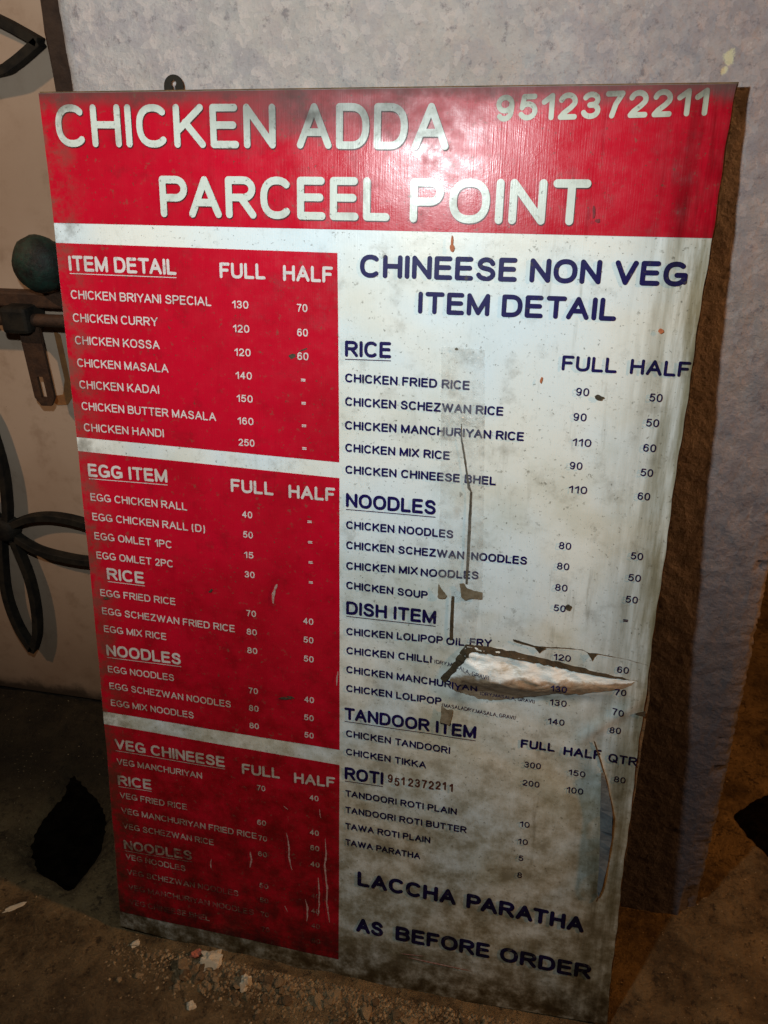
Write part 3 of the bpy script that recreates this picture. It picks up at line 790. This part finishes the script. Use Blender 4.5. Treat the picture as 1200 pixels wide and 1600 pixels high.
# vegetable block
it, nu = rows([
 ('VEG MANCHURIYAN', (17.0,-723.8,125.8,-724.9), ('70',193.3,203.4,-728.5), ('40',256.5,267.1,-730.4)),
 ('VEG FRIED RICE', (16.8,-771.6,104.2,-772.8), ('60',192.0,203.1,-776.6), ('40',256.5,267.3,-778.0)),
 ('VEG MANCHURIYAN FRIED RICE', (17.0,-793.5,191.0,-797.5), ('70',193.0,203.7,-798.7), ('60',256.8,267.7,-799.6)),
 ('VEG SCHEZWAN RICE', (17.3,-815.8,136.0,-817.4), ('60',191.9,203.2,-821.4), ('40',257.0,268.0,-822.8)),
 ('VEG NOODLES', (17.2,-861.7,96.9,-864.0), ('50',192.3,203.7,-868.0), ('40',257.5,267.8,-869.0)),
 ('VEG SCHEZWAN NOODLES', (17.1,-885.1,164.9,-887.5), ('50',192.5,203.2,-889.6), ('40',257.4,267.8,-891.5)),
 ('VEG MANCHURIYAN NOODLES', (16.9,-908.5,184.1,-911.6), ('70',193.0,203.5,-910.8), ('40',257.6,268.1,-913.7)),
 ('VEG CHINEESE BHEL', (16.6,-931.9,125.1,-934.5), ('70',193.4,203.8,-933.7), ('60',257.9,268.5,-936.2))])
letters('heading_lettering', [('VEG CHINEESE',16.8,-702.5,154.9,-704.4,14.2,TH,UL),('FULL',175.9,-709.2,221.3,-708.0,13.8,TH),('HALF',238.4,-710.6,286.3,-708.8,13.8,TH),
   ('RICE',16.1,-753.0,59.8,-752.2,14.0,TH,UL),('NOODLES',16.3,-846.8,106.4,-845.6,14.0,TH,UL)], M['white_small'], RED['veg'])
letters('menu_lettering', it, M['white_small'], RED['veg']); letters('price_lettering', nu, M['white_small'], RED['veg'])
# white side
letters('heading_lettering', [('CHINEESE NON VEG',308.4,-155.2,591.6,-154.2,20.2,.208),('ITEM DETAIL',363.0,-185.1,537.1,-184.7,19.4,.208)], M['navy'], ban)
letters('heading_lettering', [('RICE',294.8,-227.3,339.0,-226.6,14.9,.205,UL),('FULL',494.8,-229.5,542.5,-229.6,13.4,.195),('HALF',553.7,-229.7,604.0,-229.9,13.4,.195)], M['navy'], ban)
it, nu = rows([
 ('CHICKEN FRIED RICE', (295.0,-251.4,413.6,-252.0), ('90',509.3,520.8,-251.4), ('50',572.8,584.0,-252.9)),
 ('CHICKEN SCHEZWAN RICE', (295.2,-274.0,445.9,-274.0), ('90',509.0,520.7,-274.3), ('50',572.6,583.8,-275.5)),
 ('CHICKEN MANCHURIYAN RICE', (295.3,-297.0,466.3,-296.4), ('110',510.2,527.2,-297.6), ('60',572.6,584.0,-298.4)),
 ('CHICKEN MIX RICE', (295.7,-319.2,398.3,-319.7), ('90',509.8,521.3,-319.8), ('50',573.0,584.1,-321.4)),
 ('CHICKEN CHINEESE BHEL', (296.0,-341.2,443.3,-341.1), ('110',510.8,527.8,-342.5), ('60',572.9,584.1,-343.9))], .208)
letters('menu_lettering', it, M['navy'], ban); letters('price_lettering', nu, M['navy'], ban)
letters('heading_lettering', [('NOODLES',297.0,-375.7,387.0,-375.7,14.8,.205,UL)], M['navy'], ban)
it, nu = rows([
 ('CHICKEN NOODLES', (297.2,-398.6,405.3,-398.3), ('80',506.8,518.3,-398.9), ('50',573.4,584.6,-402.6)),
 ('CHICKEN SCHEZWAN', (297.4,-420.2,417.0,-419.2), ('80',506.8,518.4,-420.0), ('50',573.5,585.1,-424.6)),
 ('NOODLES', (424.0,-419.0,478.2,-418.5)),
 ('CHICKEN MIX', (297.6,-442.6,371.5,-440.6), ('80',506.9,518.7,-442.3), ('50',573.5,584.9,-447.1)),
 ('NOODLES', (374.5,-441.6,432.5,-438.8)),
 ('CHICKEN SOUP', (297.7,-464.2,382.4,-465.8), ('50',507.3,518.8,-464.1), ('=',573.3,578.5,-468.8))], .208)
letters('menu_lettering', it, M['navy'], ban); letters('price_lettering', nu, M['navy'], ban)
letters('heading_lettering', [('DISH ITEM',297.9,-492.9,391.9,-492.7,15.0,.205,UL)], M['navy'], ban)
it, nu = rows([
 ('CHICKEN LOLIPOP', (298.1,-516.9,400.0,-513.8), ('120',511.5,528.6,-517.2), ('60',573.5,584.9,-522.7)),
 ('OIL', (403.5,-514.2,422.5,-513.0)), ('FRY', (427.5,-512.0,449.6,-511.0)),
 ('CHICKEN CHILLI', (298.3,-539.2,389.4,-537.2), ('130',511.7,527.7,-548.6), ('70',573.6,585.1,-547.0)),
 ('CHICKEN MANCHURIYAN', (298.4,-561.4,438.2,-563.6), ('130',512.0,529.0,-568.1), ('70',573.8,585.0,-569.5)),
 ('CHICKEN LOLIPOP', (298.6,-584.0,401.6,-585.0), ('140',511.9,528.8,-590.4), ('80',573.5,584.8,-591.6))], .208)
it += [('(DRY,MASALA, GRAVI)',392.5,-536.8,450.0,-542.0,4.3,.13),('(DRY,MASALA, GRAVI)',441.4,-567.0,496.9,-568.4,4.1,.13),('(MASALADRY,MASALA, GRAVI)',402.8,-586.8,479.1,-590.2,4.3,.13)]
letters('menu_lettering', it, M['navy'], ban); letters('price_lettering', nu, M['navy'], ban)
letters('heading_lettering', [('TANDOOR ITEM',296.8,-618.8,439.8,-619.7,15.2,.205,UL),('FULL',486.8,-622.6,521.8,-622.5,10.3,.225),('HALF',530.7,-624.4,568.5,-623.2,10.3,.225),('QTR',575.9,-625.6,604.0,-625.7,10.3,.19)], M['navy'], ban)
it, nu = rows([
 ('CHICKEN TANDOORI', (298.6,-640.0,413.5,-643.0), ('300',492.1,509.4,-645.7), ('150',537.7,555.1,-647.9), ('80',583.8,595.4,-648.2)),
 ('CHICKEN TIKKA', (298.8,-663.1,388.4,-665.6), ('200',492.1,509.7,-668.2), ('100',537.7,554.9,-669.3))], .200)
letters('menu_lettering', it, M['navy'], ban); letters('price_lettering', nu, M['navy'], ban)
letters('heading_lettering', [('ROTI',297.7,-695.2,341.3,-694.7,16.2,.205,UL)], M['navy'], ban)
rng = random.Random(2)
for k, ch in enumerate('9512372211'):            # stamped by hand, one digit after another
    u0 = 346.6 + 7.6 * k; dv = rng.uniform(-1.1, 1.1) + (1.2 if k == 0 else 0); w = 5.4 if ch != '1' else 3.4
    letters('stamped_digit', [(ch, u0, -692.6 + .3 * k + dv, u0 + w, -692.6 + .3 * k + dv + rng.uniform(-.4, .4), 10.6, .17)], M['stamp'], ban)
it, nu = rows([
 ('TANDOORI ROTI PLAIN', (298.3,-717.6,424.4,-718.9), ('10',492.8,503.5,-720.8)),
 ('TANDOORI ROTI BUTTER', (298.5,-739.6,436.3,-740.8), ('10',492.4,503.2,-743.4)),
 ('TAWA ROTI PLAIN', (298.6,-761.5,396.7,-762.3), ('5',494.7,500.0,-765.4)),
 ('TAWA PARATHA', (298.8,-783.8,386.1,-786.3), ('8',494.9,500.2,-788.0))], .200)
letters('menu_lettering', it, M['navy'], ban); letters('price_lettering', nu, M['navy'], ban)
M['black_ink'] = board_mat('black_print', (0.020, 0.018, 0.035), None, 0.4, wear=(0.30, 0.27, 0.20), weave=False)
letters('heading_lettering', [('LACCHA',314.0,-838.5,429.0,-842.0,20.8,.225),('PARATHA',441.5,-842.8,571.8,-847.5,21.0,.225),
   ('AS',313.5,-906.3,345.5,-906.8,21.0,.225),('BEFORE',361.0,-907.3,471.5,-909.2,21.0,.225),('ORDER',483.5,-909.4,585.6,-911.0,21.0,.225)], M['navy'], ban)

# ------------------------------------------------------------------ wear on the board: slits, tape, peeled strip, spots
def poly_on(name, polys, mat, parent, lift, wob=0.0, step=2.0):
    """ragged patches following the banner; each polygon is fan-filled through a dense outline and its spine"""
    V, F = [], []
    for p in polys:
        q = densify(list(p) + [p[0]], step)[:-1]
        if wob: q = [(a + wob * noise.noise(Vector((a * .6, b * .6, 1))), b + wob * noise.noise(Vector((a * .6, b * .6, 7)))) for a, b in q]
        b0 = len(V); V += [loc(a, b, lift) for a, b in q]; F.append(tuple(range(b0, b0 + len(q))))
    o = mesh_obj(name, V, F, mat, parent)
    md = o.modifiers.new('tri', 'TRIANGULATE')
    return o
def strip_on(name, lefts_rights, mat, parent, lift):
    V = []; 
    for l, r_ in lefts_rights: V += [loc(*l, lift), loc(*r_, lift)]
    return mesh_obj(name, V, [(2*i, 2*i+2, 2*i+3, 2*i+1) for i in range(len(lefts_rights) - 1)], mat, parent)
def band(L, Rr, wob=0.5, sub=6):
    out = []
    for i in range(len(L) - 1):
        for k in range(sub):
            t = k / sub
            a = [L[i][j] + (L[i+1][j] - L[i][j]) * t for j in (0, 1)]; b = [Rr[i][j] + (Rr[i+1][j] - Rr[i][j]) * t for j in (0, 1)]
            a[1] += wob * .7 * noise.noise(Vector((a[0]*.13, a[1]*.13, 22))); b[1] += wob * .9 * noise.noise(Vector((b[0]*.16, b[1]*.16, 31)))
            a[0] += wob * noise.noise(Vector((a[0]*.5, a[1]*.5, 2))); b[0] += wob * noise.noise(Vector((b[0]*.5, b[1]*.5, 5)))
            a[1] += wob * noise.noise(Vector((a[0]*.5, a[1]*.5, 9))); b[1] += wob * noise.noise(Vector((b[0]*.5, b[1]*.5, 12)))
            out.append((tuple(a), tuple(b)))
    out.append((L[-1], Rr[-1])); return out

cl = [(407.4,-284),(407.8,-298.3),(411.0,-313.4),(414.0,-328.7),(416.9,-345.9),(419.4,-349.2),(419.2,-375.9),(419.5,-403.1),(419.9,-445.1)]
cr = [(408.3,-283.9),(409.3,-298.2),(412.6,-313.3),(415.5,-328.6),(418.9,-344.0),(421.3,-349.1),(421.8,-375.7),(422.3,-402.9),(422.0,-444.9)]
gap = M['gap']
strip_on('slit', band(cl, cr, .5), gap, ban, 1.25)
strip_on('slit', band([(406.7,-459.5),(406.5,-467.4),(406.4,-490),(406.9,-508)],[(409.3,-459.0),(409.6,-467.0),(409.9,-490),(410.4,-508)], .5), gap, ban, 1.25)
# main gaping slit, edge of the upper sheet to the lip of the lower one
gt = [(399.0,-553.0),(409.5,-538.5),(417.5,-523.0),(423.0,-511.0),(437,-510.4),(451.9,-510.8),(478,-513.8),(502.9,-516.3),(526,-519.8),(547.1,-523.0),(572,-526.4),(594.3,-528.7)]
gb = [(404.0,-558.0),(415.5,-541.5),(424.0,-526.5),(430.8,-516.6),(441,-516.4),(453,-516.9),(483.1,-519.8),(511.6,-523.6),(530,-525.6),(545.6,-526.9),(573.0,-528.6),(594.5,-529.2)]
strip_on('slit', band(gt, gb, 1.3), gap, ban, 1.3)
# thin ragged second tear above it, with two tatters
ut = [(470.5,-499.2),(475.6,-500.0),(492,-503.8),(505.9,-503.4),(521.6,-502.0),(539.2,-501.8),(545.3,-504.4),(553.1,-504.1),(580.4,-506.6),(601.9,-510.4)]
ub = [(470.8,-501.6),(476.0,-502.9),(492,-505.4),(505.9,-504.5),(521.6,-502.5),(539.2,-502.3),(545.3,-505.0),(553.1,-504.6),(580.4,-506.85),(601.9,-510.6)]
strip_on('slit', band(ut, ub, .4), gap, ban, 1.25)
poly_on('tatter', [[(492.1,-505.4),(504.4,-504.8),(500,-508),(497.5,-511.4),(495,-508.6)],[(543.7,-504.4),(553.5,-504.2),(551,-508),(549.0,-512.6),(546.4,-508.4)]], gap, ban, 1.5, .5)
poly_on('edge_nick', [[(595.0,-565.2),(600,-562.6),(605.5,-561.0),(606.0,-567.5),(600.5,-566.6)]], gap, ban, 1.3, .4)
# peeled seam low on the right: grey underside and the dark line of its edge
sl = [(570.3,-636.1),(571.6,-655),(573.7,-682.7),(576.7,-712.5),(579.5,-752),(581.0,-790.0)]
sr = [(572.6,-636.5),(579.0,-655),(586.2,-682.7),(588.6,-712.5),(588.0,-752),(583.5,-794.0)]
strip_on('peeled_strip', band(sl, sr, .6), M['grey_back'], ban, 3.0)
sL = [(a - .5, b) for a, b in SEAM]; sR = [(a + .9, b) for a, b in SEAM]; sR[3] = (589.9,-692); sR[4] = (590.2,-719)
strip_on('slit', band(sL, sR, .5), gap, ban, 1.35)
# clear tape along the long slit
def tape_mat():
    mt, t, p, co = new_mat('clear_tape')
    n1 = t.noise(co, 70, 5, 0.7); n2 = t.noise(co, 1.0, 4, 0.6, stretch=(250, 90, 1))
    c = t.mix(t.ramp(n1, 0.52, 0.75), (0.52, 0.54, 0.50), (0.34, 0.30, 0.23))
    t.link(c, p.inputs['Base Color']); p.inputs['Roughness'].default_value = 0.16
    t.link(t.ramp(n1, 0.38, 0.72, 0.06, 0.28), p.inputs['Alpha'])
    b = t.bump(n2, 0.7, 0.002); t.link(t.bump(t.noise(co, 40, 3, .6, dist=2.5), 0.7, 0.004, b), p.inputs['Normal'])
    return mt
M['tape'] = tape_mat()
def tape(cs, nm='tape_strip'):
    (a, b, c, d) = cs; n = 60; L, Rr = [], []
    for i in range(n + 1):
        t = i / n; L.append((a[0] + (d[0]-a[0])*t, a[1] + (d[1]-a[1])*t)); Rr.append((b[0] + (c[0]-b[0])*t, b[1] + (c[1]-b[1])*t))
    V, F = [], []; m_ = 10
    for i, (l, r_) in enumerate(zip(L, Rr)):
        for k in range(m_ + 1):
            u = l[0] + (r_[0]-l[0])*k/m_; v = l[1] + (r_[1]-l[1])*k/m_
            if i in (0, n): v += 0.8 * noise.noise(Vector((u * .4, 0, 3)))
            V.append(loc(u, v, 1.75 + 0.35 * noise.noise(Vector((u / 6, v / 9, 4)))))
    for i in range(n):
        for k in range(m_): F.append((i*(m_+1)+k, (i+1)*(m_+1)+k, (i+1)*(m_+1)+k+1, i*(m_+1)+k+1))
    return mesh_obj(nm, V, F, M['tape'], ban, True)
tape([(385.8,-213.4),(425.2,-214.2),(430.0,-300.0),(388.5,-300.0)])
tape([(388.0,-262.0),(428.2,-263.0),(437.5,-458.3),(393.0,-461.6)])
tape([(411.0,-459),(434.0,-458),(433.0,-509.0),(410.8,-507.0)])
poly_on('brown_tape', [[(392.9,-447.0),(396,-452),(402,-459.0),(400.0,-462.8),(393.0,-462.8)],[(414.2,-444.7),(418.8,-444.0),(421,-448.5),(430,-451.0),(436.9,-451.7),(437.3,-458.8),(426,-459.6),(420.0,-462.5),(416.8,-459.4)]], M['brown_tape'], ban, 2.2, .6)
poly_on('brown_tape', [[(401.7,-584.8),(408,-588.8),(414.3,-587.8),(413.3,-598),(412.0,-607.0),(406,-605.4),(401.1,-605.5),(402.3,-596)]], M['brown_tape'], ban, 2.2, .6)
# the curled lip of the tear: lit white and shaded brown painted in, with water stain below
def lip_mat():
    mt, t, p, co = new_mat('torn_lip_film')
    at = t.new('ShaderNodeAttribute'); at.attribute_name = 'across'
    n1 = t.noise(co, 55, 6, 0.68, stretch=(1, 2.2, 1)); n2 = t.noise(co, 210, 4, .7); n3 = t.noise(co, 24, 3, .5)
    f = t.math('ADD', at.outputs['Fac'], t.math('ADD', t.mul(t.math('SUBTRACT', n1, 0.5), 0.55), t.mul(t.math('SUBTRACT', n3, 0.5), 0.25)))
    white = t.mix(t.ramp(n1, .50, .74), (0.74, 0.76, 0.72), (0.44, 0.40, 0.31))
    brown = t.mix(t.ramp(n1, .38, .66), (0.20, 0.135, 0.082), (0.34, 0.25, 0.165)); brown = t.mix(t.mul(t.ramp(n2, .5, .7), .5), brown, (0.14, 0.08, 0.045))
    c = t.mix(t.ramp(f, 0.36, 0.56), white, brown)
    t.link(c, p.inputs['Base Color']); p.inputs['Roughness'].default_value = .36; p.inputs['Specular IOR Level'].default_value = .5
    b = t.bump(n1, .45, .003); t.link(t.bump(n2, .2, .0008, b), p.inputs['Normal'])
    return mt
def flap():
    top = [(410,-545),(424,-521),(431,-517.4),(441,-517.0),(453,-517.6),(483.1,-520.6),(511.6,-524.4),(530,-526.2),(545.6,-527.4),(566,-528.9),(585,-529.4),(592,-529.6)]
    low = [(409,-560),(421,-567),(432,-569.5),(443.0,-571.5),(455,-571.5),(478,-566.0),(502.1,-557.4),(518,-552.5),(532.7,-550.5),(560.2,-545.5),(584,-538),(591,-532)]
    rows_ = band(top, low, 1.2, 8); m_ = 30; V, F, A = [], [], []
    for l, r_ in rows_:
        for k in range(m_ + 1):
            V.append(loc(l[0] + (r_[0]-l[0])*k/m_, l[1] + (r_[1]-l[1])*k/m_, 0.55)); A.append(k / m_)
    for i in range(len(rows_) - 1):
        for k in range(m_): F.append((i*(m_+1)+k, i*(m_+1)+k+1, (i+1)*(m_+1)+k+1, (i+1)*(m_+1)+k))
    o = mesh_obj('torn_flap', V, F, lip_mat(), ban, True)
    at = o.data.attributes.new('across', 'FLOAT', 'POINT'); at.data.foreach_set('value', A)
    o['label'] = 'curled lip of the tear, painted bright white above and stained, shaded brown below'
flap()

# stray marks
def blob(cx, cy, rx, ry, ang=0, n=18, seed=1.0):
    out = []
    for k in range(n):
        a = 2 * math.pi * k / n; r_ = 1 + .45 * noise.noise(Vector((math.cos(a) * 1.3 + seed, math.sin(a) * 1.3, seed * 3.1)))
        x, y = rx * r_ * math.cos(a), ry * r_ * math.sin(a); c, s = math.cos(R(ang)), math.sin(R(ang))
        out.append((cx + x*c - y*s, cy + x*s + y*c))
    return out
sp_red = [blob(242.5,-229.5,3.6,2.2,15,seed=1), blob(254,-223.0,5,0.7,22,seed=2)]
for q in sp_red: poly_on('grime_spot', [q], M['stain'], RED['items'], 0.55)
poly_on('grime_spot', [blob(148.3,-483.2,3.4,1.3,40,seed=3), blob(229.9,-602.3,7,1.4,8,seed=5), blob(236,-600,4,1.0,-10,seed=6), blob(23,-507,4,1.6,10,seed=7)], M['stain'], RED['egg'], 1.3)
for q in (blob(510,-96,1.1,6,4,seed=8), blob(514,-103,2.0,1.6,-6,seed=9)): poly_on('grime_spot', [q], M['dark_smear'], RED['header'], 1.3)
ws = [blob(530,-252,4.2,2.4,-10,seed=11), blob(521.6,-458.4,3.0,3.4,10,seed=12), blob(400,-215,1.4,1.2,0,seed=13)]
rng = random.Random(3)
for k in range(0):
    u = rng.uniform(298, 598); v = rng.uniform(-130, -960); r_ = rng.uniform(.35, 1.1)
    ws.append(blob(u, v, r_ * rng.uniform(.8, 2.2), r_ * .7, rng.uniform(0, 180), 8, k))
for q in ws: poly_on('grime_spot', [q], M['stain'], ban, 1.35)
poly_on('orange_drip', [blob(391.4,-123,1.0,5.2,2,seed=14), blob(391.8,-127.5,1.9,3,0,seed=15), blob(575.6,-191.6,2.2,2,0,seed=16), blob(478,-239,1.1,2.6,-8,seed=17)], M['orange_stain'], ban, 1.5)
def streak(pts, w0, seed):
    L, Rr = [], []
    d = densify(pts, 2.5); n = len(d)
    for i, (a, b) in enumerate(d):
        w = w0 * math.sin(math.pi * (i + .4) / n) ** .5 * (1 + .7 * noise.noise(Vector((i * .45, seed, 0))))
        o_ = 1.0 * noise.noise(Vector((i * .22, seed, 6)))
        L.append((a - max(.12, w) / 2 + o_, b)); Rr.append((a + max(.12, w) / 2 + o_, b))
    return list(zip(L, Rr))
strip_on('scratch_mark', streak([(222.9,-467.4),(219,-478),(217.8,-490.1)], 3.0, 1), M['scratch'], RED['egg'], 1.3)
strip_on('scratch_mark', streak([(289.4,-560.8),(287.6,-578.1)], 1.6, 2), M['scratch'], RED['egg'], 1.3)
for k, (p, w) in enumerate([([(228.5,-780.7),(231,-800),(230.5,-815),(234.0,-832.7)],1.9),([(275.0,-778.7),(276,-800),(274.5,-816),(277,-850),(276.5,-872),(280.5,-900.2)],2.3),
      ([(266.4,-837.0),(268,-860),(266.2,-893.8)],1.7),([(131.6,-838),(131.2,-852)],1.8),([(182.5,-817.2),(183.5,-828),(180.9,-840.2)],1.9),([(250.6,-872.1),(252.6,-884),(252,-905)],1.9),([(268,-740),(270,-752)],.9),([(226,-744),(231,-748)],1.6),([(224,-888),(228,-896)],1.2)]):
    strip_on('scratch_mark', streak(p, w, k + 3.3), M['scratch'], RED['veg'], 1.3)
poly_on('scratch_mark', [blob(412,-931,34,.7,-2,seed=22,n=24), blob(380,-925,14,.5,6,seed=23)], M['scratch'], ban, 1.3)

# ------------------------------------------------------------------ rubble along the foot of the board
M['rubble'] = simple_mat('rubble', (0.17, 0.12, 0.065), (0.30, 0.22, 0.125), 60, 0.9, 0.5, 0.002, (0.14, 0.10, 0.06))
M['brick'] = simple_mat('brick_chip', (0.42, 0.12, 0.07), (0.30, 0.10, 0.06), 60, 0.9, 0.4, 0.001)
M['lime'] = simple_mat('lime_chip', (0.50, 0.44, 0.32), (0.38, 0.32, 0.22), 60, 0.9, 0.4, 0.001)
def vary_rubble():
    nt = M['rubble'].node_tree; t = NT(nt); p = nt.nodes['Principled BSDF']
    old = p.inputs['Base Color'].links[0].from_socket
    oi = t.new('ShaderNodeObjectInfo'); ge = t.new('ShaderNodeNewGeometry')
    r_ = t.math('FRACT', t.math('ADD', oi.outputs['Random'], ge.outputs['Random Per Island']))
    a = t.film(1.0, old, (1, 1, 1)); nd = a.node
    rp = t.mix(t.ramp(r_, 0.0, 0.7), (0.42, 0.37, 0.31), (1.0, 0.96, 0.88)); t.link(rp, nd.inputs[7])
    t.link(a, p.inputs['Base Color'])
vary_rubble()
import bmesh
def rock_mesh(seed, rough=.62, flat=.85, sub=2):
    bm = bmesh.new(); bmesh.ops.create_icosphere(bm, subdivisions=sub, radius=1.0)
    for v in bm.verts:
        d = 1 + rough * noise.fractal(v.co * 1.5 + Vector((seed * 3.7, seed, -seed)), 1.0, 2.0, 3)
        v.co *= d
        for ax in range(3):                                   # a few flattened, broken faces
            n_ = Vector((math.sin(seed * 5 + ax * 2.1), math.cos(seed * 3 + ax), math.sin(seed + ax * 4))).normalized()
            k = v.co.dot(n_)
            if k > .78: v.co -= n_ * (k - .78)
        v.co.z *= flat
    me = bpy.data.meshes.new('rubble'); bm.to_mesh(me); bm.free(); return me
def stone(name, x, y, s, mat, seed, label, group=None, stretch=(1, 1, 1), rz=0, sub=3):
    me = rock_mesh(seed, sub=sub); me.materials.append(M[mat])
    o = bpy.data.objects.new(name, me); COL.objects.link(o)
    o.scale = (s * stretch[0], s * stretch[1], s * stretch[2]); o.rotation_euler = (0, 0, rz)
    o.location = (x, y, ground_z(x, y) + s * stretch[2] * .38)
    return tag(o, label, 'stone', group)
stone('plaster_chunk', .133, -.019, .0150, 'lime', 1, 'largest pale plaster chunk among the rubble below the menu board', None, (1.0, .8, .8), .6)
stone('brick_chip', .111, -.014, .0068, 'brick', 2, 'small red brick chip beside the largest plaster chunk', None, (1, .8, .9), .3)
stone('plaster_chunk', .186, -.040, .0100, 'lime', 3, 'upright triangular plaster chunk to the right of the largest one', None, (.8, .7, 1.2), 1.0)
stone('lime_chip', .026, -.014, .0062, 'lime', 4, 'pale chip lying below the bottom left corner of the board', None, (1, .7, .8), .8)
stone('lime_chip', .131, -.077, .0055, 'lime', 5, 'lone pale chip lying in front of the rubble, nearest the camera', None, (1, .9, .8), .2)
stone('wood_splinter', -.156, .0, .0050, 'lime', 6, 'short pale pinkish splinter lying on the bare ground at the left', None, (2.6, .6, .5), .75)['category'] = 'splinter'
base = []
for k in range(10):
    me = rock_mesh(10 + k, sub=2); me.materials.append(M['rubble']); base.append(me)
rng = random.Random(11)
proto = None
for k in range(190):
    t = rng.random() ** 1.25
    x = .10 + .30 * t if k < 150 else rng.uniform(.02, .58)
    y = -.020 - abs(rng.gauss(0, .020)) - (.004)
    s = rng.choice((.0018, .0022, .0026, .003, .0036, .0044, .0064)) * rng.uniform(.8, 1.15)
    if proto is None:
        o = proto = bpy.data.objects.new('rubble_stone', base[0]); o['group'] = 'rubble along the foot of the board'
        o['label'] = 'small brown crumb of rubble on the ground below the menu board'; o['category'] = 'stone'
    else:
        o = proto.copy(); o.data = base[k % 10]
    COL.objects.link(o)
    o.location = (x, y, ground_z(x, y) + s * .35); o.scale = (s * rng.uniform(.8, 1.4), s, s * rng.uniform(.7, 1.1)); o.rotation_euler = (rng.uniform(-.4, .4), rng.uniform(-.4, .4), rng.uniform(0, 6.28))
# uncounted grit
def grit():
    V, F = [], []; rng = random.Random(5)
    oct_ = [(1,0,0),(0,1,0),(-1,0,0),(0,-1,0),(0,0,1)]
    for k in range(8200):
        if k < 5200: x = rng.choice((rng.uniform(.0, .60), rng.gauss(.22, .08), rng.gauss(.4, .1))); y = -.014 - abs(rng.gauss(0, .024)); s = .0006 + .0026 * rng.random() ** 3
        else:
            x = rng.uniform(-.45, 1.1); y = rng.uniform(-.25, .55); s = rng.uniform(.0005, .0014)
            if any(inside(p, x, y) for p in SHADE_PITS) or (0 < x < .72 and y > .15): continue
        z = ground_z(x, y); b = len(V); a0 = rng.uniform(0, 6.28); c, d = math.cos(a0), math.sin(a0)
        for p in oct_:
            q = [p[0] * s * rng.uniform(.7, 1.3), p[1] * s * rng.uniform(.7, 1.3), p[2] * s * rng.uniform(.6, 1.2)]
            V.append((x + q[0]*c - q[1]*d, y + q[0]*d + q[1]*c, z + q[2]))
        F += [(b, b+1, b+4), (b+1, b+2, b+4), (b+2, b+3, b+4), (b+3, b, b+4)]
    o = mesh_obj('grit', V, F, M['rubble']); o['kind'] = 'stuff'; o['label'] = 'fine brown grit scattered over the ground and heaped below the board'; o['category'] = 'grit'
grit()
